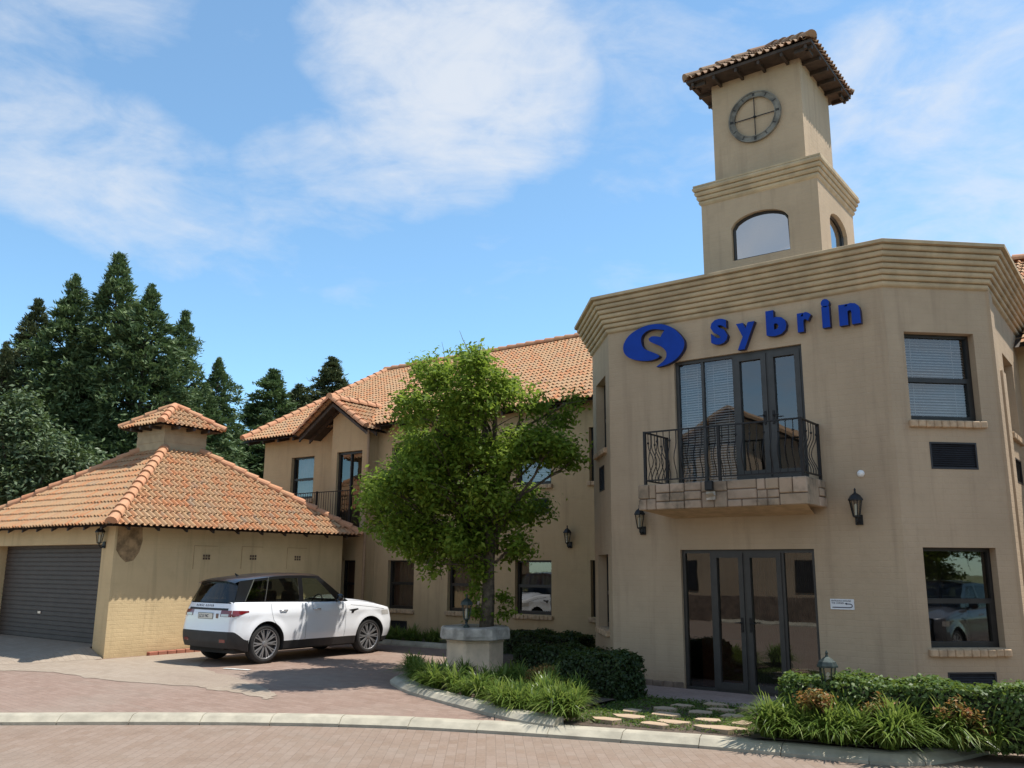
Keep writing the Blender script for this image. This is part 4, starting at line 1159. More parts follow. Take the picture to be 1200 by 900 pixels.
# boarded lantern on top
LX0, LX1, LY0, LY1 = AX - .66, AX + .62, AY - .62, AY + .64
mb = MB()
zs = [4.35, 4.92, 5.12, 5.34, 5.62]
for i in range(len(zs) - 1):
    e = .010
    P0 = [(LX0 - e, LY0 - e), (LX1 + e, LY0 - e), (LX1 + e, LY1 + e), (LX0 - e, LY1 + e)]; P1 = [(LX0, LY0), (LX1, LY0), (LX1, LY1), (LX0, LY1)]
    for k in range(4):
        a, b = P0[k], P0[(k + 1) % 4]; c2, d2 = P1[(k + 1) % 4], P1[k]
        mb.quad((*a, zs[i]), (*b, zs[i]), (*c2, zs[i + 1]), (*d2, zs[i + 1]))
    mb.add([(*p, zs[i]) for p in P0], [(3, 2, 1, 0)])
LN = mb.build('roof_lantern', 'board', GA)
mb = MB()
mb.box(LX1 + .012, LX1 + .15, LY0 - .1, LY1 + .1, 4.735, 4.75); mb.box(LX0 - .1, LX1 + .15, LY0 - .15, LY0 - .012, 4.735, 4.75); mb.build('flashing', 'concrete', LN)
o = .33
hip_roof(LN, LX0 - o, LX1 + o, LY0 - o, LY1 + o, 5.53, (AX, AY, 6.19), 'tile', 'ridge', r=.10)
mb = MB()
c = [(LX0 - o + .03, LY0 - o + .03), (LX1 + o - .03, LY0 - o + .03), (LX1 + o - .03, LY1 + o - .03), (LX0 - o + .03, LY1 + o - .03)]
for i in range(4): mb.add([(*c[i], 5.50), (*c[(i + 1) % 4], 5.50), (AX, AY, 6.10)], [(0, 1, 2)])
for k in range(3):
    x = LX0 + .2 + k * .45; mb.box(x - .03, x + .03, LY0 - .34, LY0 - .012, 5.44, 5.52); y = LY0 + .2 + k * .45; mb.box(LX1 + .012, LX1 + .34, y - .03, y + .03, 5.44, 5.52)
mb.build('eaves_boards', 'timber', LN)
# ------------------------------------------------------------------ white off-roader
CX0, CY0 = -15.965, 10.94          # centre line and rear bumper
CL = 4.82
CAR = thing('parked_car', 'white luxury off-roader with gloss black roof, parked beside the garage wall', 'car', (CX0, CY0 + 2.4, 0))
CM = Matrix.Translation((CX0, CY0, -.008))
RW, FWH, AR, WR = .985, 3.885, .445, .385         # wheel centres, arch and wheel radius
def sm(t): t = max(0., min(1., t)); return t * t * (3 - 2 * t)
def plan_w(y):
    w = .985
    if y < .55: w -= .17 * (1 - math.sqrt(max(0, 1 - ((.55 - y) / .55) ** 2)))
    if y > 4.15: w -= .25 * (1 - math.sqrt(max(0, 1 - min(1, (y - 4.15) / .67) ** 2)))
    return w
def belt(y):
    if y < 3.35: return 1.185 - .045 * sm((y - .3) / 3.0)
    return 1.14 - .16 * sm((y - 3.35) / 1.7) * 1.05
def side_x(y, z):
    zb = belt(y); w = plan_w(y)
    prof = [(.25, -.055), (.42, -.022), (.56, -.004), (.70, -.006), (.86, -.016), (.97, -.012), (1.03, -.030), (1.10, -.052), (1.19, -.085)]
    for (a, d0), (b, d1) in zip(prof, prof[1:]):
        if z <= b: 
            t = max(0, (z - a) / (b - a)); return w + d0 + (d1 - d0) * t + .022 * bulge(y, z)
    return w + prof[-1][1]
def bulge(y, z):                     # flared arches
    v = 0
    for c in (RW, FWH):
        d = math.hypot(y - c, z - .385); v = max(v, sm(1 - abs(d - AR) / .16) if d > AR - .01 else 0)
    return v
def shift(y, z):                     # tail and nose profile
    tail = [(.25, .10), (.45, .01), (.62, .0), (.80, .035), (.98, .055), (1.20, .15)]
    nose = [(.25, -.16), (.5, -.02), (.7, .0), (.9, -.06), (1.02, -.13), (1.2, -.3)]
    def ip(T):
        for (a, p), (b, q) in zip(T, T[1:]):
            if z <= b: return p + (q - p) * max(0, (z - a) / (b - a))
        return T[-1][1]
    return y + ip(tail) * (1 - sm(y / .9)) + ip(nose) * sm((y - 3.9) / .92)
def arch_z(y):
    z = 0
    for c in (RW, FWH):
        if abs(y - c) < AR: z = max(z, .385 + math.sqrt(AR * AR - (y - c) ** 2))
    return z
def clad(y):
    if y < RW - AR: return .48 + .17 * sm((.50 - y) / .45)
    if y > FWH + AR: return .36
    return .42
ys = sorted({*[CL * k / 60 for k in range(61)], *[c + AR * math.sin(math.pi / 2 * k / 14) for c in (RW, FWH) for k in range(-14, 15)], *[c + s * (AR + .0015) for c in (RW, FWH) for s in (-1, 1)], .04, .09, .14, .02, CL - .02, CL - .05, CL - .1})
ys = [y for y in ys if 0 <= y <= CL]
white = MB(CM); black = MB(CM)
for sg in (1, -1):
    rows = []; rb = []
    for y in ys:
        a = arch_z(y); lo = max(clad(y), a); hi = belt(y); row = []
        for k in range(15):
            z = lo + (hi - lo) * k / 14; row.append((sg * side_x(y, z), shift(y, z), z))
        x = side_x(y, hi)
        row += [(sg * (x - .018), shift(y, hi), hi + .016), (sg * (x - .05), shift(y, hi), hi + .024), (sg * (x - .12), shift(y, hi), hi + .026)]
        rows.append(row)
        lo2 = max(.26 + .07 * sm((.5 - y) / .4), a); hi2 = max(lo2 + .001, clad(y)); 
        rb.append([(sg * (side_x(y, z) - .002), shift(y, z), z) for z in (lo2 + (hi2 - lo2) * k / 4 for k in range(5))] )
    white.grid(rows); black.grid(rb)
    for c in (RW, FWH):
        P = [(c + AR * math.cos(w), .385 + AR * math.sin(w)) for w in [math.pi * (-.12 + 1.24 * k / 26) for k in range(27)]]
        liner = MB(CM); liner.grid([[(sg * (side_x(y, max(z, .3)) - .004), shift(y, z), max(z, .24)) for y, z in P], [(sg * .62, shift(y, z), max(z, .24)) for y, z in P]]); liner.build('wheel_arch', 'tyre', CAR)
# tail and nose faces
def end_face(y0, zlo, zhi, sgn, crown):
    rows = []
    for k in range(13):
        z = zlo + (zhi - zlo) * k / 12; w = side_x(y0, z)
        rows.append([(w * t, shift(y0, z) + sgn * crown * (1 - t * t), z) for t in [-1 + j / 8 for j in range(17)]])
    return rows
white.grid(end_face(0, clad(0), belt(0), -1, .06)); black.grid(end_face(0, .33, clad(0), -1, .06))
white.grid(end_face(CL, .36, belt(CL), 1, .10)); black.grid(end_face(CL, .26, .36, 1, .10))
# bonnet
rows = []
for k in range(19):
    y = 3.30 + (CL - 3.30) * k / 18; hi = belt(y); w = side_x(y, hi) - .12; row = []
    for j in range(17):
        t = -1 + j / 8; yy = shift(y, hi) + (.10 * (1 - t * t) * sm((y - 4.2) / .6))
        row.append((w * t, yy, hi + .026 + .045 * (1 - t ** 4) * (1 - .7 * sm((y - 4.3) / .52)) + (.014 * (1 if .45 < abs(t) < .8 else 0))))
    rows.append(row)
white.grid(rows)
# deck behind the bonnet, under the glass
rows = []
for k in range(9):
    y = 3.32 * k / 8; hi = belt(y); w = side_x(y, hi) - .118; rows.append([(w * t, shift(y, hi) - (.055 * (1 - t * t) if k == 0 else 0), hi + .022) for t in (-1, -.5, 0, .5, 1)])
black.grid(rows)
body = white.build('body', 'car_white', CAR, smooth=True); weld(body, .001)
bt = black.build('bumper_cladding', 'car_trim', CAR, smooth=True); weld(bt, .001)
mb = MB(CM); mb.box(-.8, .8, .25, 4.5, .22, .34); mb.box(-.6, .6, .12, .3, .30, .5); mb.build('underbody', 'tyre', CAR)
# greenhouse: belt point and roof point for every station
def zr(y): return 1.60 + .135 * sm((y + .1) / 1.9) - .03 * sm((y - 2.1) / .7)
def gp(yb, yr, h, sg, inset=0.0):
    xb = side_x(yb, belt(yb)) - .085; zb = belt(yb) + .02; xr = .70 - .05 * (1 - sm(yr / .8)) - .02 * sm((yr - 2) / .7)
    t = h; x = xb + (xr - xb) * (t ** 1.25) - inset
    return (sg * x, shift(yb, belt(yb)) * (1 - t) + yr * t, zb + (zr(yr) - zb) * t)
COLS = [(.10, .40, 'p'), (.40, .76, 'p'), (.45, .80, 'g'), (.98, 1.12, 'p'), (1.02, 1.16, 'g'), (1.90, 1.90, 'p'), (2.02, 2.02, 'g'), (2.98, 2.36, 'p'), (3.30, 2.52, 'e')]
def H(yb, yr, h, sg, inset=0.0): return gp(yb, yr, h, sg, inset)
pil = MB(CM)
for sg in (1, -1):
    for (a, b, kind), (c, d, _) in zip(COLS, COLS[1:]):
        if kind == 'p':
            pil.grid([[H(a, b, k / 6, sg) for k in range(7)], [H(c, d, k / 6, sg) for k in range(7)]])
        else:
            lo, hi = .05, .90
            pil.grid([[H(a, b, t, sg) for t in (0, lo)], [H((a + c) / 2, (b + d) / 2, t, sg) for t in (0, lo)], [H(c, d, t, sg) for t in (0, lo)]])
            pil.grid([[H(a + (c - a) * q / 3, b + (d - b) * q / 3, t, sg) for t in (hi, .95, 1)] for q in range(4)])
            g = MB(CM); g.grid([[H(a + (c - a) * q / 4, b + (d - b) * q / 4, lo + (hi - lo) * k / 6, sg, .008) for k in range(7)] for q in range(5)])
            g.build('side_window', 'car_clear' if c > 2.5 else 'car_glass', CAR, smooth=True)
# roof skin with rounded rails and a tail spoiler
ysr = [.26, .30, .36, .45, .7, 1.0, 1.3, 1.6, 1.9, 2.2, 2.4, 2.52]
rows = []
for y in ysr:
    yy = max(y, .40); e = H(yy, max(yy, .40), 1, 1); w = e[0]; z = zr(yy) - .05 * (1 - sm((y - .2) / .25))
    row = []
    for j in range(21):
        t = -1 + j / 10; row.append((w * t * (1.0 if abs(t) < 1 else 1.0), y + .06 * (1 - t * t) * (1 if y > 2.45 else (-.9 if y < .35 else 0)), z + .055 * (1 - abs(t) ** 3.2)))
    rows.append(row)
pil.grid(rows)
e0 = [(p[0], p[1], p[2]) for p in rows[0]]; pil.grid([e0, [(p[0] * .97, p[1] + .10, p[2] - .035) for p in e0]])
rf = pil.build('roof', 'car_black', CAR, smooth=True)
# screens
def screen(name, yb, yr, wb, wr, zb, zt, bow, mat):
    g = MB(CM); rows = []
    for k in range(9):
        t = k / 8; w = wb + (wr - wb) * t; rows.append([(w * s_, yb + (yr - yb) * t + bow * (1 - s_ * s_), zb + (zt - zb) * t + .03 * (1 - s_ * s_) * t) for s_ in [-1 + j / 8 for j in range(17)]])
    g.grid(rows); return g.build(name, mat, CAR, smooth=True)
screen('windscreen', 3.28, 2.50, .87, .66, belt(3.3) + .03, zr(2.52), .16, 'car_clear')
screen('rear_window', shift(.03, 1.18), .42, .80, .655, belt(0) + .012, zr(.42) - .005, -.075, 'car_glass')
# silver strips on the side glass
mb = MB(CM)
for sg in (1, -1):
    for (a, b, w) in ((.425, .78, .013), (1.0, 1.14, .007)):
        mb.grid([[H(a - w, b - w, k / 6, sg, -.004) for k in range(7)], [H(a + w, b + w, k / 6, sg, -.004) for k in range(7)]])
mb.build('trim_strip', 'chrome', CAR)
# doors' shut lines, handles, mirrors, side vents
def side_pt(y, z, off=.002, sg=1): return (sg * (side_x(y, z) + off), shift(y, z), z)
for sg in (1, -1):
    for path in ([(1.10, 1.17), (1.10, 1.0), (1.14, .84), (1.27, .7), (1.40, .5), (1.42, .43)], [(2.0, 1.15), (2.0, .9), (2.0, .43)], [(3.13, 1.14), (3.14, .9), (3.12, .6), (3.1, .43)], [(3.3, 1.09), (3.9, 1.03), (4.4, .97)]):
        pts = []; mb = MB(CM)
        for (a, b), (c, d) in zip(path, path[1:]):
            for k in range(6): t = k / 6; pts.append((a + (c - a) * t, b + (d - b) * t))
        pts.append(path[-1]); w = .0035
        vert = abs(path[0][0] - path[-1][0]) < abs(path[0][1] - path[-1][1])
        mb.grid([[side_pt(y - (w if vert else 0), z - (0 if vert else w), .0015, sg) for y, z in pts], [side_pt(y + (w if vert else 0), z + (0 if vert else w), .0015, sg) for y, z in pts]])
        mb.build('shut_line', 'car_trim', CAR)
for sg in (1, -1):
    for y in (1.30, 2.20):
        mb = MB(CM); p = side_pt(y, 1.03, 0, sg); mb.tube([(p[0] - sg * .004, p[1], p[2]), (p[0] + sg * .026, p[1] + .03, p[2] + .002), (p[0] + sg * .026, p[1] + .18, p[2] + .002), (p[0] - sg * .004, p[1] + .21, p[2])], .013, 6)
        mb.build('door_handle', 'chrome', CAR, smooth=True)
    mb = MB(CM)
    pts = [(3.22, .985), (3.50, 1.01), (3.52, .985), (3.40, .965), (3.36, .91), (3.30, .91), (3.31, .965)]
    mb.add([side_pt(y, z, .004, sg) for y, z in pts], [tuple(range(len(pts)))]); mb.build('side_vent', 'car_black', CAR)
    mb = MB(CM); b0 = side_pt(2.92, belt(2.92), -.07, sg)
    mb.tube([(b0[0], b0[1], b0[2] + .03), (b0[0] + sg * .1, b0[1] - .02, b0[2] + .07)], [.03, .025], 6)
    rows = []
    for k in range(9):
        t = k / 8; r = math.sqrt(max(0.0, 1 - (2 * t - 1) ** 2)); cx_ = b0[0] + sg * (.07 + .21 * t)
        rows.append([(cx_, b0[1] - .02 + .075 * r * math.cos(w), b0[2] + .115 + .085 * (r ** .6) * math.sin(w)) for w in [2 * math.pi * q / 12 for q in range(13)]])
    mb.grid(rows); mb.build('wing_mirror', 'car_black', CAR, smooth=True)
# lamps, plate and tail lettering
def tail_pt(x, z, off=.004):
    w = side_x(0, z); t = max(-1, min(1, x / w)); return (x, shift(0, z) - .06 * (1 - t * t) - off, z)
for sg in (1, -1):
    mb = MB(CM); rows = []
    for q in range(17):                 # wraps round the corner
        t = q / 16
        col = []
        for k in range(5):
            zlo = .930 + .085 * sm((t - .45) / .55); zhi = 1.055 - .010 * sm((t - .5) / .5)
            z = zlo + (zhi - zlo) * k / 4
            if t < .45:
                w = side_x(0, z); x = .50 + (w - .50) * t / .45; p = tail_pt(x, z, .006); p = (sg * p[0], p[1], p[2])
            else:
                y = (t - .45) / .55 * .50; p = side_pt(y, z, .006, sg); p = (p[0], p[1] - .010 * (1 - sm(y / .35)), p[2])
            col.append(p)
        rows.append(col)
    mb.grid(rows); tl = mb.build('tail_lamp', 'lamp_red', CAR, smooth=True)
    mb = MB(CM); mb.grid([[(sg * x, tail_pt(x, z, .010)[1], z) for z in (.94, .985)] for x in (.53, .60, .68, .76)]); mb.build('reversing_lens', 'lamp_clear', tl)
    mb = MB(CM); mb.grid([[(sg * x, tail_pt(x, z, .008)[1], z) for z in (.44, .50)] for x in (.56, .66, .74)]); mb.build('fog_reflector', 'lamp_red', CAR)
    mb = MB(CM); pts = []
    rows = [[(sg * (side_x(y, z) + .004), shift(y, z), z) for z in (.845, .90, .95)] for y in (4.28, 4.4, 4.52, 4.62)]; mb.grid(rows); mb.build('headlight', 'lamp_clear', CAR)
mb = MB(CM); mb.grid([[tail_pt(x, z, .007) for z in (1.055, 1.095)] for x in [-.70 + 1.40 * k / 12 for k in range(13)]]); mb.build('tailgate_trim', 'car_trim', CAR)
mb = MB(CM); mb.bbox(-.26, .26, tail_pt(0, .95)[1] - .010, tail_pt(0, .95)[1] + .02, .885, .995, .004); pl = mb.build('number_plate', 'plate', CAR)
mb = MB(CM); yy = tail_pt(0, .95)[1] - .0105; mb.box(-.262, .262, yy + .001, yy + .006, .880, .888); mb.box(-.262, .262, yy + .001, yy + .006, .992, 1.0); mb.box(-.268, -.26, yy + .001, yy + .006, .88, 1.0); mb.box(.26, .268, yy + .001, yy + .006, .88, 1.0); mb.build('plate_frame', 'car_trim', pl)
def letters_on_tail(body_, size, x0, z0, name, parent, off, sp=1.0, y=None, bold=0):
    v, f = text_mesh(body_, size, .002, bold, sp)
    mb = MB(CM); mb.add([(x0 + a, (y if y is not None else tail_pt(x0 + a, z0 + c, off)[1]) + b, z0 + c) for a, b, c in v], f); return mb.build(name, 'navy', parent)
letters_on_tail('LZ 51 NC', .082, -.225, .912, 'plate_lettering', pl, 0, y=yy, bold=.002)
letters_on_tail('RANGE ROVER', .062, -.46, 1.118, 'tail_lettering', CAR, .006, 1.75)
mb = MB(CM); mb.bbox(.36, .44, tail_pt(.4, .95)[1] - .006, tail_pt(.4, .95)[1] + .01, .90, .99, .003); mb.build('tail_badge', plain('brown badge', (.20, .12, .09), .5), CAR)
# wheels
def wheel(side, y):
    W = thing_wheel = MB(CM); sg = side; xo = sg * .972; c = (0, y, .385)
    def prof(P): return [(r, sg * h) for r, h in P]
    W.lathe(prof([(.29, .70), (.355, .72), (.382, .745), (.385, .80), (.385, .90), (.378, .935), (.36, .955), (.315, .965), (.290, .952)]), c, 40, 'x', caps=False)
    t = W.build('wheel', 'tyre', CAR, smooth=True); recalc(t)
    mb = MB(CM); mb.lathe(prof([(.05, .88), (.285, .88), (.292, .90), (.292, .945), (.282, .950), (.270, .930), (.268, .895), (.05, .892)]), c, 40, 'x'); rm = mb.build('rim', 'alloy_dark', t, smooth=False); recalc(rm)
    mb = MB(CM); mb.lathe(prof([(.272, .930), (.285, .957), (.293, .957), (.297, .94)]), c, 44, 'x', caps=False); mb.lathe(prof([(.055, .915), (.05, .945), (.02, .95)]), c, 16, 'x')
    for k in range(10):
        w0 = 2 * math.pi * k / 10
        for dv in (-.11, .11):
            a0, a1 = w0 + dv * .35, w0 + dv
            pts = []
            for (r, w, h, wd) in ((.04, a0, .93, .013), (.15, w0 + dv * .55, .945, .012), (.285, a1, .948, .011)):
                ca, sa = math.cos(w), math.sin(w)
                for sgn in (-1, 1):
                    pts.append((sg * h, y + r * ca - sgn * wd * sa, .385 + r * sa + sgn * wd * ca)); 
                for sgn in (-1, 1):
                    pts.append((sg * (h - .02), y + r * ca - sgn * wd * 1.3 * sa, .385 + r * sa + sgn * wd * 1.3 * ca))
            f = []
            for q in range(2):
                b = 4 * q; f += [(b, b + 1, b + 5, b + 4), (b + 1, b + 3, b + 7, b + 5), (b + 2, b, b + 4, b + 6)]
            mb.add(pts, f)
    s_ = mb.build('spokes', 'alloy', t); recalc(s_)
for sd in (1, -1):
    for y in (RW, FWH): wheel(sd, y)
# inside: seats, dash, steering wheel
for x in (-.38, .38):
    for y0, y1 in ((2.0, 2.5), (1.1, 1.6)):
        mb = MB(CM)
        for z, yy, w in ((.85, y0 + .1, .24), (1.15, y0 + .02, .24), (1.36, y0 - .06, .21), (1.40, y0 - .08, .12), (1.56, y0 - .12, .12)):
            pass
        mb.bbox(x - .25, x + .25, y0, y1, .78, .98, .05); mb.bbox(x - .24, x + .24, y0 - .12, y0 + .04, .9, 1.40, .05); mb.bbox(x - .12, x + .12, y0 - .13, y0 - .03, 1.42, 1.60, .03)
        mb.build('seat', 'seat', CAR)
mb = MB(CM); mb.bbox(-.78, .78, 2.85, 3.25, .9, 1.16, .04); mb.build('dashboard', 'seat', CAR)
mb = MB(CM); mb.tube([(.40 + .185 * math.cos(w), 2.72 + .06 * math.sin(w), 1.14 + .175 * math.sin(w)) for w in [2 * math.pi * k / 20 for k in range(21)]], .017, 6); mb.tube([(.22, 2.72, 1.14), (.58, 2.72, 1.14)], .02, 6); mb.tube([(.4, 2.72, 1.14), (.4, 2.9, 1.05)], .04, 6); mb.build('steering_wheel', 'seat', CAR)
mb = MB(CM); mb.tube([(-.45, .30, .40), (-.45, .14, .40)], .04, 8); mb.tube([(.45, .30, .40), (.45, .14, .40)], .04, 8); mb.build('exhaust', 'chrome', CAR)
mb = MB(CM); mb.tube([(0, .85, zr(.85) + .05), (0, .78, zr(.85) + .10)], [.03, .012], 8); mb.build('aerial_fin', 'car_black', CAR)
mb = MB(CM); mb.grid([[(x, CL + .103 - .10 * (x / .6) ** 2 * .45 + shift(CL, z) - CL, z) for z in (.50, .62, .74, .86)] for x in [-.55 + 1.1 * k / 10 for k in range(11)]]); mb.build('grille', 'car_black', CAR)

# trim the overhangs and the width a little: the real car is slimmer than the first loft
def slim(o, wheel):
    wheel = wheel or o.name.startswith('wheel') and not o.name.startswith('wheel_arch')
    org = root_loc(o)
    for v in o.data.vertices:
        x = v.co.x + org.x - CX0; y = v.co.y + org.y - CY0
        x = .985 - (.985 - x) * .91
        if not wheel:
            if y < RW - AR: y = (RW - AR) - ((RW - AR) - y) * .72
            elif y > FWH + AR: y = (FWH + AR) + (y - FWH - AR) * .84
        v.co.x = x + CX0 - org.x; v.co.y = y + CY0 - org.y
    for c in o.children: slim(c, wheel)
for ch in CAR.children: slim(ch, False)
# ------------------------------------------------------------------ sign letters and emblem
SG = thing('company_sign', 'royal blue raised letters and oval emblem on the wall above the balcony door', 'sign', (-5.5, YB, 5.5))
EMB = [[-6.912, 5.37], [-6.798, 5.369], [-6.644, 5.405], [-6.512, 5.468], [-6.42, 5.56], [-6.372, 5.65], [-6.364, 5.74], [-6.392, 5.815], [-6.474, 5.93], [-6.6, 6.042], [-6.773, 6.122], [-6.951, 6.15], [-7.132, 6.138], [-7.317, 6.083], [-7.458, 5.999], [-7.542, 5.885], [-7.561, 5.782], [-7.524, 5.681], [-7.422, 5.593], [-7.263, 5.534], [-7.082, 5.501], [-6.948, 5.508], [-6.859, 5.532], [-6.84, 5.558], [-6.901, 5.604], [-7.01, 5.661], [-7.121, 5.718], [-7.176, 5.788], [-7.196, 5.896], [-7.171, 5.976], [-7.09, 6.037], [-6.976, 6.061], [-6.843, 6.039], [-6.733, 6.007], [-6.774, 5.956], [-6.814, 5.896], [-6.913, 5.926], [-7.003, 5.929], [-7.049, 5.895], [-7.027, 5.85], [-6.939, 5.795], [-6.83, 5.738], [-6.744, 5.664], [-6.707, 5.597], [-6.716, 5.517], [-6.762, 5.462], [-6.84, 5.411]]
def extrude_outline(pts, y0, y1, name, parent):
    P = pts + [pts[0]]; n = len(pts); S = []
    for i in range(n):                                   # Catmull-Rom rounding of the outline
        a, b, c, d = (Vector(pts[(i + k) % n]) for k in (-1, 0, 1, 2))
        sharp = (b - a).normalized().dot((c - b).normalized()) < .3 or (c - b).normalized().dot((d - c).normalized()) < .3
        for k in range(1 if sharp else 4):
            t = k / 4; S.append(.5 * (2 * b + (c - a) * t + (2 * a - 5 * b + 4 * c - d) * t * t + (3 * b - a - 3 * c + d) * t ** 3))
    bm = bmesh.new(); org = root_loc(parent)
    vs = [bm.verts.new((p.x - org.x, y0 - org.y, p.y - org.z)) for p in S]
    ed = [bm.edges.new((vs[i], vs[(i + 1) % len(vs)])) for i in range(len(vs))]
    r = bmesh.ops.triangle_fill(bm, use_beauty=True, use_dissolve=False, edges=ed)
    front = [f for f in bm.faces]
    for f in front:
        f.normal_update()
        if f.normal.y > 0: f.normal_flip()
    vb = [bm.verts.new((v.co.x, y1 - org.y, v.co.z)) for v in vs]
    for i in range(len(vs)):
        j = (i + 1) % len(vs); f = bm.faces.new((vs[i], vs[j], vb[j], vb[i])); f.material_index = 1
    me = bpy.data.meshes.new(name); bm.to_mesh(me); bm.free()
    me.materials.append(M['blue']); me.materials.append(M['blueside'])
    o = bpy.data.objects.new(name, me); COL.objects.link(o); o.parent = parent; return o
extrude_outline(EMB, YB - .115, YB - .015, 'emblem', SG)
LET = {'S': (-5.875, -5.575, 5.60, 6.045), 'y': (-5.42, -5.10, 5.455, 5.905), 'b': (-4.91, -4.575, 5.60, 6.035), 'r': (-4.40, -4.18, 5.60, 5.915), 'i': (-4.015, -3.885, 5.61, 6.075), 'n': (-3.75, -3.43, 5.60, 5.94)}
for chh, (xa, xb, za, zb) in LET.items():
    v, f = text_mesh(chh, .6, .05, .034)
    x0 = min(p[0] for p in v); x1 = max(p[0] for p in v); z0 = min(p[2] for p in v); z1 = max(p[2] for p in v)
    mb = MB(); mb.add([(xa + (p[0] - x0) / (x1 - x0) * (xb - xa), YB - .066 + p[1], za + (p[2] - z0) / (z1 - z0) * (zb - za)) for p in v], f)
    o = mb.build('letter', 'blue', SG); o.data.materials.append(M['blueside'])
    for p in o.data.polygons:
        if abs(p.normal.y) < .5: p.material_index = 1
# ------------------------------------------------------------------ wall lanterns
def wall_lamp(p, ny, label, s=1.0):
    """carriage lantern on a bracket; p wall point of the back plate, ny the way it faces"""
    t = thing('wall_lamp', label, 'lamp', p, 'carriage lanterns on the walls')
    P = Vector(p); ax = Vector(ny)
    def w(a, z): return P + ax * (a * s) + Vector((0, 0, z * s))
    mb = MB(); sd = Vector((-ax.y, ax.x, 0)) * (.05 * s)
    pts = [w(0, -.14) - sd, w(0, -.14) + sd, w(0, .0) + sd, w(0, .0) - sd]; q = [v + ax * .03 for v in pts]
    mb.add(pts + q, [(4, 5, 6, 7), (0, 1, 5, 4), (1, 2, 6, 5), (2, 3, 7, 6), (3, 0, 4, 7)])
    mb.tube([w(.02, -.09), w(.08, -.13), w(.13, -.09), w(.13, -.03)], .014 * s, 6)
    mb.build('bracket', 'lampblack', t)
    c = w(.13, 0)
    mb = MB(); hexr = lambda r, z: [(c.x + r * s * math.cos(math.pi / 3 * k), c.y + r * s * math.sin(math.pi / 3 * k), c.z + z * s) for k in range(6)]
    b0, b1 = hexr(.045, -.03), hexr(.085, .20)
    for k in range(6): mb.tube([b0[k], b1[k]], .008 * s, 4)
    mb.lathe([(.02 * s, -.05 * s), (.05 * s, -.035 * s), (.05 * s, -.02 * s)], c, 6); mb.lathe([(.105 * s, .195 * s), (.105 * s, .21 * s), (.07 * s, .265 * s), (.02 * s, .30 * s), (.012 * s, .33 * s), (.018 * s, .345 * s), (.004 * s, .37 * s)], c, 6)
    f = mb.build('lantern', 'lampblack', t)
    mb = MB(); a0, a1 = hexr(.042, -.02), hexr(.080, .195)
    for k in range(6): mb.quad(a0[k], a0[(k + 1) % 6], a1[(k + 1) % 6], a1[k])
    mb.build('lamp_glass', 'lampglass', t)
    mb = MB(); mb.lathe([(.022 * s, -.01 * s), (.022 * s, .13 * s), (.012 * s, .15 * s)], c, 8); mb.build('bulb', 'bulb', t)
    return t
wall_lamp((-7.30, YB, 2.62), (0, -1, 0), 'black lantern on the bay wall left of the balcony, under its stone edge')
wall_lamp((-3.70, YB, 2.71), (0, -1, 0), 'black lantern on the bay wall to the right of the entrance, above the arrow sign', 1.05)
wall_lamp((-11.57, YW, 2.53), (0, -1, 0), 'black lantern on the recessed wing wall in the shade right of the garden tree', 1.05)
wall_lamp((-18.75, GY0, 2.42), (0, -1, 0), 'black lantern at the top corner of the garage wall under the eaves')
# small white alarm dome
mb = MB(); c = (-3.63, YB, 3.32); mb.add([], [])
rows = []
for k in range(7):
    a = math.pi / 2 * k / 6; rows.append([(c[0] + .055 * math.cos(a) * math.cos(w), c[1] - .05 * math.sin(a) - (0.0 if k else -.002), c[2] + .055 * math.cos(a) * math.sin(w)) for w in [2 * math.pi * j / 16 for j in range(17)]])
mb.grid(rows); tag(mb.build('alarm_dome', 'white', smooth=True, loc=c), 'small round white alarm dome fixed to the bay wall right of the balcony', 'alarm')
# floodlight at the balcony edge
FL = thing('floodlight', 'small dark floodlight fixed to the stone front of the balcony', 'floodlight', (-5.62, SY0, 3.12))
mb = MB(); mb.bbox(-5.69, -5.57, SY0 - .12, SY0 - .03, 3.09, 3.24, .012); mb.build('housing', 'lampblack', FL)
mb = MB(); mb.add([(-5.68, SY0 - .125, 3.03), (-5.56, SY0 - .125, 3.05), (-5.55, SY0 - .02, 3.0), (-5.70, SY0 - .02, 2.97)], [(0, 1, 2, 3)]); mb.box(-5.70, -5.56, SY0 - .035, SY0 - .01, 2.95, 3.08); mb.build('bracket', 'capstone', FL)
# direction sign
DS = thing('direction_sign', 'small white sign with a hooked arrow on the wall right of the entrance', 'sign', (-4.03, YB, 1.41))
mb = MB(); mb.bbox(-4.205, -3.86, YB - .014, YB - .001, 1.335, 1.487, .003); mb.build('board', 'signwhite', DS)
for body_, z in (('ENTRANCE AROUND', 1.450), ('THE CORNER', 1.418)):
    v, f = text_mesh(body_, .0305, .0006, .0004)
    mb = MB(); mb.add([(-4.185 + p[0] * .96, YB - .0152 + p[1], z + p[2]) for p in v], f); mb.build('lettering', 'navy', DS)
mb = MB()
path = [(-4.175 + .25 * k / 6, 1.366) for k in range(7)] + [(-3.925 + .038 * math.sin(a), 1.392 - .026 * math.cos(a)) for a in [math.pi * k / 10 for k in range(1, 11)]] + [(-3.95, 1.418), (-3.965, 1.419)]
up_, dn_ = [], []
for i, (x, z) in enumerate(path):
    a, b = path[max(i - 1, 0)], path[min(i + 1, len(path) - 1)]; t = Vector((b[0] - a[0], b[1] - a[1])).normalized()
    up_.append((x - t.y * .0065, YB - .0158, z + t.x * .0065)); dn_.append((x + t.y * .0065, YB - .0158, z - t.x * .0065))
mb.grid([up_, dn_]); mb.add([(-3.998, YB - .0158, 1.420), (-3.962, YB - .0158, 1.436), (-3.962, YB - .0158, 1.404)], [(0, 1, 2)]); mb.build('arrow', 'navy', DS)
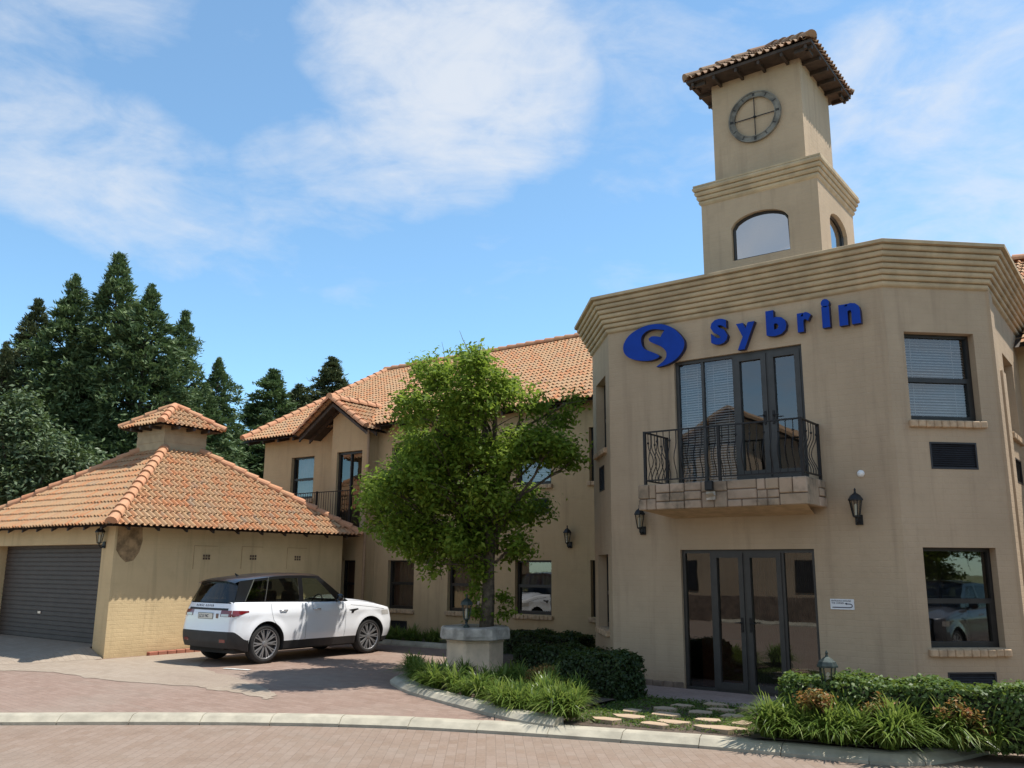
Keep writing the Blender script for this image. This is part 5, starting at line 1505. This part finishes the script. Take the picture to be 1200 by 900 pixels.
# ------------------------------------------------------------------ planter with lantern
PC = (-10.44, 13.0)
PL = thing('planter', 'octagonal plastered brick planter with a rough concrete capping', 'planter', (*PC, 0))
mb = MB(); mb.lathe([(.56, -.02), (.56, .12), (.535, .13), (.535, .60), (.555, .61), (.555, .66)], (*PC, 0), 8, rot=math.pi / 8); mb.build('body', 'planter', PL)
mb = MB(); mb.lathe([(.60, .64), (.655, .66), (.665, .72), (.66, .83), (.635, .865), (.36, .87), (.34, .80)], (*PC, 0), 8, rot=math.pi / 8)
cap = mb.build('capping', 'capstone', PL)
for vtx in cap.data.vertices: vtx.co += Vector((random.uniform(-.012, .012), random.uniform(-.012, .012), random.uniform(-.01, .01)))
mb = MB(); mb.lathe([(.35, .80), (.02, .84)], (*PC, 0), 12); mb.build('planting_soil', 'soil', PL)
def post_lamp(p, post, label, s=1.0):
    t = thing('post_lamp', label, 'lamp', p, 'post lanterns in the garden')
    c = Vector((p[0], p[1], p[2] + post))
    mb = MB()
    mb.lathe([(.06 * s, 0), (.06 * s, .02), (.028 * s, .05), (.02 * s, .10), (.019 * s, post - .06), (.03 * s, post - .045), (.02 * s, post - .03), (.045 * s, post)], p, 10); mb.build('post', 'lampmetal', t)
    mb = MB(); hexr = lambda r, z: [(c.x + r * s * math.cos(math.pi / 3 * k + .3), c.y + r * s * math.sin(math.pi / 3 * k + .3), c.z + z * s) for k in range(6)]
    b0, b1 = hexr(.055, .01), hexr(.098, .27)
    for k in range(6): mb.tube([b0[k], b1[k]], .009 * s, 4)
    mb.lathe([(.065 * s, .0), (.065 * s, .02 * s)], c, 6, rot=.3); mb.lathe([(.128 * s, .262 * s), (.128 * s, .282 * s), (.105 * s, .33 * s), (.05 * s, .375 * s), (.022 * s, .39 * s), (.014 * s, .42 * s), (.020 * s, .435 * s), (.004 * s, .47 * s)], c, 6, rot=.3)
    mb.build('lantern', 'lampmetal', t)
    mb = MB(); a0, a1 = hexr(.052, .015), hexr(.094, .265)
    for k in range(6): mb.quad(a0[k], a0[(k + 1) % 6], a1[(k + 1) % 6], a1[k])
    mb.build('lamp_glass', 'lampglass', t)
    mb = MB(); mb.lathe([(.026 * s, .0), (.026 * s, .18 * s), (.012 * s, .2 * s)], c, 8); mb.build('bulb', 'bulb', t)
post_lamp((-3.42, 10.85, .03), .52, 'verdigris lantern on a short post in the right bed before the hedge', .92)
post_lamp((-10.30, 12.58, .865), .14, 'dark lantern standing on the capping of the octagonal planter', .95)
# little metal peg at the tip of the left bed
mb = MB(); p = at_z(646, 843, .05); mb.tube([(p.x, p.y, .0), (p.x + .01, p.y, .30)], .012, 6); mb.box(p.x - .025, p.x + .035, p.y - .008, p.y + .008, .24, .26)
tag(mb.build('garden_peg', 'alloy', loc=tuple(p)), 'thin grey metal peg standing at the front tip of the left bed', 'peg')
# flagstones
k = 0
FS = []
random.seed(21)
yy = 10.05
row = 0
while yy < 12.35:
    dep = random.uniform(.26, .42); xx = -6.45 + random.uniform(-.1, .25) + .12 * row
    lim = -4.30
    while xx < lim:
        wd = random.uniform(.32, .68)
        cx_, cy_ = xx + wd / 2, yy + dep / 2 + random.uniform(-.04, .04)
        kerb_y = 9.72 + (cx_ + 6.6) * .22 + .14
        if cy_ - dep / 2 < kerb_y: cy_ = kerb_y + dep / 2 + .02
        n = random.choice((5, 6, 6, 7)); P = []
        for q in range(n):
            a = 2 * math.pi * q / n + random.uniform(-.22, .22); sx, sy = math.cos(a), math.sin(a)
            f = 1 / max(abs(sx), abs(sy)) * .85
            P.append((cx_ + sx * f * wd * .46 * random.uniform(.85, 1.05), cy_ + sy * f * dep * .44 * random.uniform(.85, 1.05)))
        FS.append((P, cx_, cy_)); xx += wd + random.uniform(.03, .12)
    yy += dep + random.uniform(.03, .08); row += 1
for P, cx_, cy_ in FS:
    mb = MB(); mb.prism(P, .0, .045 + random.uniform(-.006, .008)); o = mb.build('flagstone', 'flag', loc=(cx_, cy_, 0))
    tag(o, 'pale sandstone flag set in ground cover on the path to the entrance', 'paving stone', 'flagstones of the entrance path')
# ------------------------------------------------------------------ garden tree
CROWN = [(-9.73, 11.96, 5.52, 0.44), (-10.64, 13.09, 5.86, 0.44), (-10.41, 11.63, 5.31, 0.49), (-11.36, 12.7, 5.62, 0.49), (-9.61, 12.5, 5.11, 0.47), (-9.99, 13.0, 5.24, 0.47), (-10.53, 11.39, 4.66, 0.5), (-11.88, 12.84, 5.01, 0.5), (-9.92, 12.02, 4.84, 0.71), (-10.6, 12.85, 5.05, 0.71), (-9.27, 14.05, 4.8, 0.38), (-9.35, 13.43, 4.38, 0.35), (-8.94, 13.45, 4.08, 0.5), (-9.48, 14.27, 4.21, 0.5), (-9.36, 12.95, 4.13, 0.5), (-9.78, 13.54, 4.24, 0.5), (-9.66, 12.79, 3.9, 0.53), (-10.62, 14.06, 4.1, 0.53), (-10.72, 11.87, 4.04, 0.5), (-11.74, 13.0, 4.24, 0.5), (-10.29, 12.33, 3.98, 0.65), (-10.68, 12.79, 4.06, 0.65), (-11.53, 11.67, 3.29, 0.53), (-12.37, 12.52, 3.39, 0.53), (-10.92, 11.66, 3.49, 0.53), (-11.49, 12.27, 3.57, 0.53), (-10.78, 12.32, 3.3, 0.68), (-11.42, 13.05, 3.38, 0.68), (-12.16, 12.07, 2.81, 0.4), (-11.44, 12.02, 2.6, 0.53), (-12.31, 12.94, 2.65, 0.53), (-11.1, 12.35, 2.45, 0.59), (-11.66, 12.98, 2.48, 0.59), (-10.44, 12.72, 2.53, 0.65), (-11.06, 13.48, 2.57, 0.65), (-9.84, 13.17, 2.92, 0.44), (-10.69, 14.31, 3.01, 0.44), (-9.6, 13.31, 2.33, 0.27), (-11.02, 12.41, 1.92, 0.3), (-10.38, 12.99, 1.93, 0.27), (-8.96, 14.17, 5.08, 0.24), (-8.87, 13.87, 3.88, 0.3), (-12.19, 11.86, 3.09, 0.27), (-9.85, 12.54, 3.19, 0.59), (-10.71, 13.64, 3.31, 0.59), (-11.46, 13.49, 4.54, 0.6), (-11.26, 14.16, 2.96, 0.6), (-10.64, 14.93, 3.12, 0.6)]
CROWN += [(-10.05, 13.2, 5.2, .42), (-9.55, 13.5, 5.0, .40), (-10.35, 12.3, 2.35, .38)]
# boughs reaching back and left over the parked car
CROWN += [(-13.05, 14.5, 3.7, .55), (-12.7, 14.9, 4.3, .5), (-12.3, 14.6, 4.9, .5), (-13.3, 14.2, 3.2, .45), (-12.0, 14.4, 3.6, .6), (-13.95, 14.4, 3.9, .5), (-13.65, 14.75, 4.75, .48), (-13.7, 14.1, 3.4, .42), (-13.2, 14.6, 4.4, .5), (-14.1, 14.75, 4.3, .35), (-10.9, 13.3, 2.15, .4), (-10.1, 13.9, 2.3, .4), (-11.2, 13.9, 2.5, .45)]
random.seed(5)
TB = Vector((-10.28, 13.12, .80))
GT = thing('garden_tree', 'leafy green garden tree growing from the octagonal planter in front of the wing', 'tree', tuple(TB))
mb = MB()
def wander(a, b, n=7, amp=.10):
    a, b = Vector(a), Vector(b); L = (b - a).length; P = [a]
    for k in range(1, n):
        t = k / n; P.append(a.lerp(b, t) + Vector((random.gauss(0, 1), random.gauss(0, 1), random.gauss(0, .5))) * amp * L * .22 + Vector((0, 0, .12 * L * math.sin(math.pi * t) * .5)))
    P.append(b); return P
spine = [TB + Vector(p) for p in ((0, 0, -.05), (.03, .02, .5), (.0, .06, 1.1), (.05, .05, 1.7), (-.02, .12, 2.4), (-.10, .15, 3.1), (-.25, .2, 3.9), (-.40, .2, 4.7), (-.5, .15, 5.3))]
mb.tube(spine, [.145, .125, .11, .10, .085, .07, .05, .03, .012], 10)
tips = []
for (x, y, z, r) in CROWN:
    b = Vector((x, y, z)); h = max(1.0, min(4.6, (z - TB.z) * .62 + random.uniform(-.3, .2)))
    a = min(spine, key=lambda p: abs(p.z - TB.z - h)); P = wander(a, b)
    r0 = .018 + .012 * (b - a).length; mb.tube(P, [r0 * (1 - .78 * k / (len(P) - 1)) for k in range(len(P))], 6)
    for q in range(4):
        e = b + Vector((random.gauss(0, 1), random.gauss(0, 1), random.gauss(.2, 1))) * r * .55
        mb.tube(wander(P[-2 - q % 3], e, 4), [.014, .011, .009, .006, .003], 4)
mb.build('trunk', 'bark', GT, smooth=True)
def crown_leaves(blobs, per, size, squash=.85, cluster=.15, drop=0.0):
    Cs, Ns = [], []
    for (x, y, z, r) in blobs:
        nk = max(6, int(per * (r / .55) ** 2))
        ctr = np.array((x, y, z))
        d = RNG.normal(0, 1, (nk, 3)); d /= np.linalg.norm(d, axis=1)[:, None]
        rad = r * (RNG.uniform(.12, 1.0, nk) ** .55) * 1.02
        tw = ctr + d * rad[:, None] * np.array((1, 1, squash))
        m_ = RNG.integers(16, 34, nk)
        for k in range(nk):
            p = tw[k] + RNG.normal(0, cluster, (m_[k], 3)) * np.array((1, 1, .75)); p[:, 2] -= drop * RNG.uniform(0, 1, m_[k])
            Cs.append(p); nn = d[k] * .6 + np.array((0, 0, .7)); Ns.append(np.repeat(nn[None], m_[k], 0))
    return np.concatenate(Cs), np.concatenate(Ns)
c, n = crown_leaves([(x, y, z, r * .84) for x, y, z, r in CROWN], 56, .1, cluster=.11)
V, F = leaf_cloud(c, n, .105, .5, .18, .7)
link_np('crown', V, F, 'leaf', GT)
# leafy shoots at the foot of the trunk
SH = thing('shrub', 'small leafy shrub at the foot of the tree trunk in the planter', 'shrub', (-10.2, 13.1, .82))
c, n = crown_leaves([(-10.42, 13.0, 1.15, .2), (-10.35, 12.95, 1.45, .17), (-10.0, 13.25, 1.1, .16), (-10.3, 13.0, 1.75, .14), (-9.95, 13.2, 1.35, .12)], 28, .08, cluster=.07)
V, F = leaf_cloud(c, n, .085, .55, .2, .8); link_np('foliage', V, F, 'leaf', SH)
mb = MB()
for q in range(7): a = random.uniform(0, 6.3); mb.tube([(-10.25, 13.05, .8), (-10.22 + .12 * math.cos(a), 13.05 + .1 * math.sin(a), 1.1), (-10.2 + .2 * math.cos(a), 13.05 + .16 * math.sin(a), 1.4)], [.012, .008, .004], 4)
mb.build('stem', 'bark', SH)

# ------------------------------------------------------------------ conifers behind the garage
def conifer_mesh(name, H, Rb, seed, droop=.3, dens=1.0):
    """dense evergreen: overlapping sprays packed round a tapering, uneven outline, on short boughs"""
    rng = np.random.default_rng(seed); rnd = random.Random(seed)
    br = MB(); br.tube([(0, 0, 0), (.05, 0, H * .5), (0, .05, H)], [H * .018, H * .007, .01], 7)
    cents, dirs, szs = [], [], []
    lobes = [(rnd.uniform(0, 6.28), rnd.uniform(.15, .95), rnd.uniform(.2, .6)) for k in range(26)]
    n = int(680 * dens)
    for k in range(n):
        t = .06 + .93 * ((k + .5) / n) ** .92
        a = rnd.uniform(0, 6.283)
        R_ = Rb * (1 - t) ** .95 + .04
        for la, lt, lw in lobes:                      # uneven outline
            d = math.cos(a - la); R_ *= 1 + lw * max(0, d) ** 3 * math.exp(-((t - lt) / .07) ** 2)
        R_ *= 1 - .13 * (math.sin(t * 34 + a * 2) > .35)
        s_ = rnd.uniform(.2, 1.0) ** .6 * rnd.uniform(.9, 1.15); r = R_ * s_
        cz = t * H + rnd.uniform(-.15, .15) - droop * r * .35
        c0 = np.array((math.cos(a) * r, math.sin(a) * r, cz))
        cl = (.15 + .18 * R_) * rnd.uniform(.75, 1.25); cl = min(cl, .85)
        m_ = int(26 + 34 * min(1, cl / .6))
        out = np.array((math.cos(a), math.sin(a), 0))
        q = rng.normal(0, 1, (m_, 3)) * cl * .46; q[:, 2] *= .55
        along = (q @ out)[:, None]; q[:, 2] -= np.clip(along[:, 0], 0, 9) * droop * .8
        cents.append(c0 + q)
        dirs.append(out * 1.0 + np.array((0, 0, .25 - droop * .8)) + np.array((0, 0, 1.4)) * max(0, t - .8) * 4 + rng.normal(0, .55, (m_, 3)))
        szs.append(np.full(m_, .55 + .45 * min(1, R_ / 1.2)))
        if k % 5 == 0: br.tube([(0, 0, cz - .25 * r), (c0[0] * .6, c0[1] * .6, cz - .08 * r), tuple(c0)], [.045, .028, .008], 4, cap=False)
    c = np.concatenate(cents); d = np.concatenate(dirs); N = len(c)
    d /= np.linalg.norm(d, axis=1)[:, None]
    up = rng.normal(0, .5, (N, 3)) + np.array((0, 0, 1.0)); b = np.cross(d, up); b /= np.linalg.norm(b, axis=1)[:, None]
    L = (rng.uniform(.20, .42, N) * np.concatenate(szs))[:, None]; W = L * rng.uniform(.18, .32, N)[:, None]
    V = np.stack([c - d * L * .4, c + b * W * .6 + d * L * .05, c + d * L * .6, c - b * W * .6 + d * L * .05], 1).reshape(-1, 3)
    return V, np.arange(N * 4).reshape(-1, 4), br
protos = []
for i, (H_, Rb, dr, mt_) in enumerate(((16, 4.7, .34, 'conifer'), (16, 4.1, .18, 'conifer'), (16, 5.4, .42, 'conifer_brown'))):
    V, F, br = conifer_mesh('x', H_, Rb, 40 + i, droop=dr)
    protos.append((V, F, br, mt_))
meshes = {}
def conifer(i, loc, h, label, wide=1.0, rz=0.0):
    V, F, br, mt_ = protos[i]
    r = thing('conifer_tree', label, 'tree', loc, 'dark conifers behind the garage')
    if i not in meshes:
        cr = link_np('crown', V, F, mt_, None, (0, 0, 0)); cr.parent = r
        tk = br.build('trunk', 'bark_dark', None); tk.parent = r
        meshes[i] = (cr, tk)
    else:
        for o in meshes[i]:
            q = o.copy(); COL.objects.link(q); q.parent = r
    r.scale = (h / 16 * wide, h / 16 * wide, h / 16); r.rotation_euler = (0, 0, rz)
    return r
CON = [(0, (-37.0, 19.9, 0), 15.9, 'tallest dark conifer of the group behind the garage', 1.0, .3), (1, (-38.9, 19.0, 0), 15.0, 'dark conifer just left of the tallest one behind the garage', 1.0, 1.9), (1, (-34.4, 20.1, 0), 13.9, 'pointed conifer just right of the tallest one behind the garage', 1.05, 4.0),
       (0, (-35.6, 22.6, 0), 13.6, 'slender green conifer rising right of the roof lantern', .85, 2.2), (1, (-37.0, 25.5, 0), 12.1, 'lower pointed conifer at the right end of the group behind the garage', .95, .7), (2, (-41.4, 18.6, 0), 14.2, 'broad bushy conifer on the left side of the group behind the garage', .95, 5.0),
       (2, (-39.4, 16.6, 0), 11.4, 'brownish conifer in front of the left side of the group', .72, 3.2), (0, (-44.5, 18.8, 0), 12.4, 'leftmost dark conifer at the edge of the group', .95, 3.9), (0, (-36.5, 18.6, 0), 10.6, 'lower dark conifer in front of the tallest one behind the roof lantern', 1.25, 1.2), (1, (-34.5, 23.5, 0), 9.5, 'low dark conifer filling the gap right of the roof lantern', 1.3, 5.4),
       (0, (-37.9, 29.6, 0), 12.4, 'conifer standing behind the left end of the office roof', 1.5, 2.9), (2, (-39.2, 32.4, 0), 12.2, 'pale green conifer behind the left end of the office roof', 1.4, 1.4), (2, (-41.2, 36.6, 0), 14.9, 'wide topped dark conifer farthest right behind the office roof', 1.5, .2), (1, (-35.6, 27.6, 0), 9.6, 'low conifer between the roof lantern and the office wall', 1.6, 2.0)]
for a in CON: conifer(*a)
# ------------------------------------------------------------------ glossy broadleaf tree at the left edge
BT = thing('broadleaf_tree', 'pale glossy broadleaf tree at the far left behind the garage roof', 'tree', (-31.0, 14.2, 0))
blobs = [(-31.0, 14.2, 6.2, 1.1), (-30.2, 14.6, 5.6, 1.1), (-31.6, 13.4, 6.6, 1.0), (-29.8, 15.4, 5.0, 1.1), (-29.3, 16.2, 4.3, 1.0), (-31.8, 14.0, 5.2, 1.2), (-30.6, 13.6, 4.4, 1.2), (-32.4, 12.9, 5.4, 1.2), (-33.2, 12.2, 6.1, 1.2), (-30.5, 15.8, 3.7, 1.2), (-31.4, 13.9, 7.3, .7), (-33.0, 13.0, 4.0, 1.3), (-34.0, 12.0, 5.0, 1.3), (-29.0, 16.9, 3.6, .9), (-29.2, 15.5, 3.2, 1.0)]
c, n = crown_leaves([(x, y, z, r * .8) for x, y, z, r in blobs], 26, .2, cluster=.26)
V, F = leaf_cloud(c, n, .20, .42, .15, .6); link_np('crown', V, F, 'glossy', BT)
mb = MB(); mb.tube([(-31, 14.2, 0), (-31.05, 14.2, 1.6), (-31, 14.2, 3)], [.22, .17, .13], 8)
for (x, y, z, r) in blobs: mb.tube([(-31, 14.2, 2.2), ((x - 31) / 2, (y + 14.2) / 2, (z + 2.2) / 2 + .3), (x, y, z)], [.08, .05, .015], 5)
mb.build('trunk', 'bark', BT)

# ------------------------------------------------------------------ hedges
def hedge(name, label, x0, x1, y0, y1, z1, mat, n, size=.055, rot=0.0, ctr=None, lean=0.0):
    t = thing(name, label, 'hedge', ((x0 + x1) / 2, (y0 + y1) / 2, 0))
    pts, nr = [], []
    dims = ((x1 - x0), (y1 - y0), z1)
    A = [dims[1] * dims[2], dims[1] * dims[2], dims[0] * dims[2], dims[0] * dims[2], dims[0] * dims[1] * 1.3]
    S = sum(A)
    for i, a in enumerate(A):
        k = int(n * a / S); p = RNG.uniform(0, 1, (k, 3)) * np.array(dims); q = np.zeros((k, 3))
        if i == 0: p[:, 0] = 0; q[:, 0] = -1
        if i == 1: p[:, 0] = dims[0]; q[:, 0] = 1
        if i == 2: p[:, 1] = 0; q[:, 1] = -1
        if i == 3: p[:, 1] = dims[1]; q[:, 1] = 1
        if i == 4: p[:, 2] = dims[2]; q[:, 2] = 1
        bumpy = .035 * np.sin(p[:, 0] * 7.3 + p[:, 2] * 4) + .03 * np.sin(p[:, 1] * 9 + p[:, 0] * 3.1) + RNG.normal(0, .022, k) - RNG.uniform(0, 1, k) ** 3 * .07
        p += q * bumpy[:, None]; pts.append(p); nr.append(q)
    P = np.concatenate(pts) + np.array((x0, y0, 0)); Q = np.concatenate(nr) + np.array((0, 0, .25))
    V, F = leaf_cloud(P, Q, size, .6, .2, .65); f = link_np('foliage', V, F, mat, t)
    mb = MB(); mb.bbox(x0 + .06, x1 - .06, y0 + .06, y1 - .06, 0, z1 - .07, .05); mb.build('twigs', 'hedgecore', t)
    if rot: t.rotation_euler = (0, 0, rot)
    return t
hedge('hedge', 'long clipped green hedge before the right facet of the bay, sunlit on top', -3.98, -.8, 10.98, 11.6, .64, 'hedge', 15000, .055, rot=R(10))
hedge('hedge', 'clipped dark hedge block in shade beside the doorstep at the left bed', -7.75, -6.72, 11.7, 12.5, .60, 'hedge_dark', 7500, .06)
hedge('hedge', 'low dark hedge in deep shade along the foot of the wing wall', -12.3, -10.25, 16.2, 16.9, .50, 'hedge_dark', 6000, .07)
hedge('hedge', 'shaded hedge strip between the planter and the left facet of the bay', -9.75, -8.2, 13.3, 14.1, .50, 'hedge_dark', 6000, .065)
# ------------------------------------------------------------------ strap leaved clumps
def strap_mesh(seed, nb=125, h=.34, spread=.50):
    rnd = random.Random(seed); mb = MB()
    for k in range(nb):
        a = rnd.uniform(0, 2 * math.pi); l = h * rnd.uniform(.7, 1.3); o = spread * rnd.uniform(.30, 1.15); w = rnd.uniform(.006, .0115)
        r0 = rnd.uniform(0, .10); a0 = rnd.uniform(0, 6.28); bx_, by_ = r0 * math.cos(a0), r0 * math.sin(a0); L = []; Rr = []
        tw = rnd.uniform(-.5, .5)
        for i in range(7):
            t = i / 6; x = bx_ + math.cos(a + tw * t) * o * t ** 1.35; y = by_ + math.sin(a + tw * t) * o * t ** 1.35
            z = l * (1.9 * t - 1.55 * t * t * (o / spread) ** .7) if t else 0
            ww = w * (1 - t ** 3) ** .8 * (.7 + .6 * min(1, t * 3)); sx, sy = -math.sin(a) * ww, math.cos(a) * ww
            L.append((x + sx, y + sy, max(z, 0.0))); Rr.append((x - sx, y - sy, max(z, 0.0)))
        mb.grid([L, Rr])
    return mb
SP = []
def clump(x, y, z, s, group, label):
    i = random.randrange(4); 
    while len(SP) <= i:
        o = strap_mesh(70 + len(SP)).build('strap_leaf_clump', 'strap'); SP.append([o, False])
    o, used = SP[i]
    if used: c = o.copy(); COL.objects.link(c)
    else: c = o; SP[i][1] = True
    c.location = (x, y, z); c.rotation_euler = (random.uniform(-.08, .08), random.uniform(-.08, .08), random.uniform(0, 6.28)); c.scale = (s, s, s * random.uniform(.9, 1.15))
    tag(c, label, 'plant', group); return c
random.seed(31)
acc = [0]
PF = offset_path(ISL, .42)
for k, (x, y) in enumerate(PF):
    if y > 12.3 or k % 2: continue
    for (ox, oy) in ((0, 0),):
        clump(x + random.uniform(-.08, .08), y + random.uniform(-.08, .08), .06, random.uniform(.75, 1.0), 'strap-leaved clumps along the kerb of the left bed', 'bright strap-leaved clump at the edge of the left bed, arching over its kerb')
for k in range(30):
    x = random.uniform(-10.6, -7.0); lo = 11.5 - (x + 10.6) * .42; y = lo + random.uniform(.0, 1.1) + .2
    if math.hypot(x + 10.44, y - 13.0) < .85 or (x > -7.85 and y > 11.4): continue
    clump(x, y, .06, random.uniform(.65, .9), 'strap-leaved clumps in the middle of the left bed', 'shaded strap-leaved clump in the middle of the left bed, between planter and dark hedge')
for k in range(14):
    x = random.uniform(-7.7, -6.75); y = random.uniform(9.85, 11.35)
    if y < 9.95 - (x + 7.7) * .3: continue
    clump(x, y, .04, random.uniform(.62, .85), 'strap-leaved clumps in the middle of the left bed', 'shaded strap-leaved clump in the middle of the left bed, between planter and dark hedge')
for k in range(26):
    x = -3.98 + random.uniform(0, 2.2); lo = 10.42 + max(0, (x + 2.75)) * 1.2 - (.12 if x < -3 else 0); y = lo + random.uniform(0, .85)
    if x > -2.1 and y < 11.2: continue
    clump(x, min(y, 10.72 + (x + 3.9) * .18), .03, random.uniform(.85, 1.12), 'strap-leaved clumps in the right bed', 'sunny strap-leaved clump in the right bed in front of the clipped hedge')
for q in range(8):
    x = -4.0 + q * .2; clump(x, 10.36 + q * .055 + random.uniform(-.03, .05), .03, random.uniform(.7, .9), 'strap-leaved clumps in the right bed', 'sunny strap-leaved clump in the right bed in front of the clipped hedge')
for k in range(26):
    clump(random.uniform(-17.6, -12.8), random.uniform(17.05, 17.7), .07, random.uniform(.6, .9), 'low plants along the wing wall', 'shaded strap-leaved clump along the foot of the wing wall behind the parked car')
# ------------------------------------------------------------------ orange tipped shrubs
def nandina(x, y, z0, h, r, label):
    t = thing('nandina_shrub', label, 'shrub', (x, y, z0), 'orange tipped shrubs in the beds')
    blobs = [(x + random.uniform(-.5, .5) * r, y + random.uniform(-.5, .5) * r, z0 + h * random.uniform(.35, .95), r * random.uniform(.35, .6)) for k in range(9)]
    Cs, Ns = crown_leaves([(a, b, c_, q) for a, b, c_, q in blobs], 120, .05, cluster=.045)
    V, F = leaf_cloud(Cs, Ns, .052, .36, .15, .6); link_np('foliage', V, F, 'nandina', t)
    mb = MB()
    for a, b, c_, q in blobs: mb.tube([(x, y, z0), ((x + a) / 2, (y + b) / 2, (z0 + c_) / 2 + .03), (a, b, c_)], [.010, .007, .003], 4)
    mb.build('stem', 'bark', t)
nandina(-3.42, 10.55, .03, .50, .24, 'orange tipped shrub at the left end of the right bed beside the post lantern')
nandina(-2.86, 10.80, .03, .44, .22, 'reddish shrub in the middle of the right bed against the hedge')
nandina(-2.02, 11.02, .03, .45, .23, 'yellow and orange shrub at the right end of the right bed')
nandina(-7.75, 11.35, .06, .42, .22, 'small reddish shrub in the shade before the dark hedge block')
# ------------------------------------------------------------------ ground cover between the flags
N = 13000
P = np.stack([RNG.uniform(-6.7, -4.12, N), RNG.uniform(9.7, 12.5, N), np.zeros(N)], 1)
inside = np.zeros(N, bool)
for poly, cx_, cy_ in FS:
    ins = np.zeros(N, bool); j = len(poly) - 1
    for i in range(len(poly)):
        xi, yi = cx_ + (poly[i][0] - cx_) * 1.0, cy_ + (poly[i][1] - cy_) * 1.0; xj, yj = cx_ + (poly[j][0] - cx_) * 1.0, cy_ + (poly[j][1] - cy_) * 1.0
        ins ^= ((yi > P[:, 1]) != (yj > P[:, 1])) & (P[:, 0] < (xj - xi) * (P[:, 1] - yi) / (yj - yi + 1e-12) + xi); j = i
    inside |= ins
ky = 9.72 + (P[:, 0] + 6.6) * .22 + .16
patch = np.sin(P[:, 0] * 3.1 + 1) * np.sin(P[:, 1] * 4.3) + RNG.normal(0, .5, N)
P = P[(~inside) & (P[:, 1] > ky) & (patch > -.55)]
P[:, 2] = RNG.uniform(.005, .05, len(P))
V, F = leaf_cloud(P, np.tile(np.array((0, 0, 1.0)), (len(P), 1)), .042, .4, .2, .7)
tag(link_np('ground_cover', V, F, 'turf', None, (-5.4, 11, 0)), 'low green ground cover creeping between the flagstones', 'ground cover', kind='stuff')
# weeds in the kerb joint
# ------------------------------------------------------------------ across the road (seen only in the window panes)
HO = thing('opposite_house', 'tan gabled building across the road, mirrored in the balcony door', 'house', (-15, -14, 0))
mb = MB(); x0, x1, yf, yb = -21.5, -8.5, -9.0, -20.0
mb.add([(x0, yf, -.1), (x1, yf, -.1), (x1, yf, 5.2), (-15, yf, 8.7), (x0, yf, 5.2)], [(0, 4, 3, 2, 1)]); mb.add([(x0, yb, -.1), (x1, yb, -.1), (x1, yb, 5.2), (-15, yb, 8.7), (x0, yb, 5.2)], [(0, 1, 2, 3, 4)])
mb.quad((x0, yf, -.1), (x0, yb, -.1), (x0, yb, 5.2), (x0, yf, 5.2)); mb.quad((x1, yb, -.1), (x1, yf, -.1), (x1, yf, 5.2), (x1, yb, 5.2)); mb.build('wall', 'wall', HO)
mb = MB()
for sg in (-1, 1):
    mb.add([(-15, yf + .5, 9.0), (-15 + sg * 7.3, yf + .5, 5.05), (-15 + sg * 7.3, yb - .5, 5.05), (-15, yb - .5, 9.0), (-15, yf + .5, 8.85), (-15 + sg * 7.3, yf + .5, 4.9), (-15 + sg * 7.3, yb - .5, 4.9), (-15, yb - .5, 8.85)], [(0, 1, 2, 3), (4, 7, 6, 5), (0, 4, 5, 1), (1, 5, 6, 2), (2, 6, 7, 3)])
mb.build('roof', 'tile', HO)
for x in (-18.2, -12.6):
    for z in (1.0, 3.6):
        mb = MB(); mb.box(x, x + 1.3, yf - .02, yf + .03, z, z + 1.3); w = mb.build('window', 'alu', HO); mb = MB(); mb.quad((x + 1.24, yf + .034, z + .06), (x + .06, yf + .034, z + .06), (x + .06, yf + .034, z + 1.24), (x + 1.24, yf + .034, z + 1.24)); mb.build('pane', 'vent', w)
BW = MB(); BW.box(-40, -8, -6.4, -6.1, -.1, .9); BW.box(-7, 30, -6.4, -6.1, -.1, .9)
tag(BW.build('boundary_wall', 'mortar', loc=(-5, -6.2, 0)), 'low stone boundary wall across the road, mirrored in the entrance glass', 'wall')
kerb('kerb', [(30, -4.4), (-8, -4.4), (-40, -12)], z0=-.1, z1=0.02)
for i, (x, y, s_) in enumerate(((4.5, -9, 1.35), (9.5, -10.5, 1.6), (13, -8, 1.3), (-4.5, -12, 1.2))):
    c_ = dup(GT); c_.location = (x, y, -.1); c_.scale = (s_, s_, s_); c_.rotation_euler = (0, 0, 1.3 * i)
    c_['label'] = ('leafy tree across the road directly behind the viewer', 'largest leafy tree across the road, mirrored in the right facet windows', 'leafy tree across the road farthest to the right', 'leafy tree across the road beside the gabled building')[i]

# cars and trees to the right of the picture, mirrored in the panes of the right facet
def other_car(loc, rz, col, label):
    t = dup(CAR); t.location = loc; t.rotation_euler = (0, 0, rz); t['label'] = label
    mt_ = paint('car paint', col, .3)
    for ch in t.children:
        if ch.name.startswith('body'):
            ch.data = ch.data.copy(); ch.data.materials[0] = mt_
other_car((6.2, 11.6, -.1), R(95), (.10, .10, .11), 'dark grey car parked right of the picture, mirrored in the lower facet window')
other_car((9.4, 9.0, -.1), R(80), (.22, .012, .015), 'red car parked right of the picture, mirrored in the lower facet window')
for i, (x, y, s_) in enumerate(((15, 8.5, 1.5), (17, 13.5, 1.3), (20, 4, 1.7))):
    c_ = dup(GT); c_.location = (x, y, -.1); c_.scale = (s_, s_, s_ * .85); c_.rotation_euler = (0, 0, 2.1 * i + .4)
    c_['label'] = ('leafy tree behind the parked red and grey cars', 'leafy tree right of the picture nearest the bay', 'big leafy tree beyond the red car at the far right')[i]
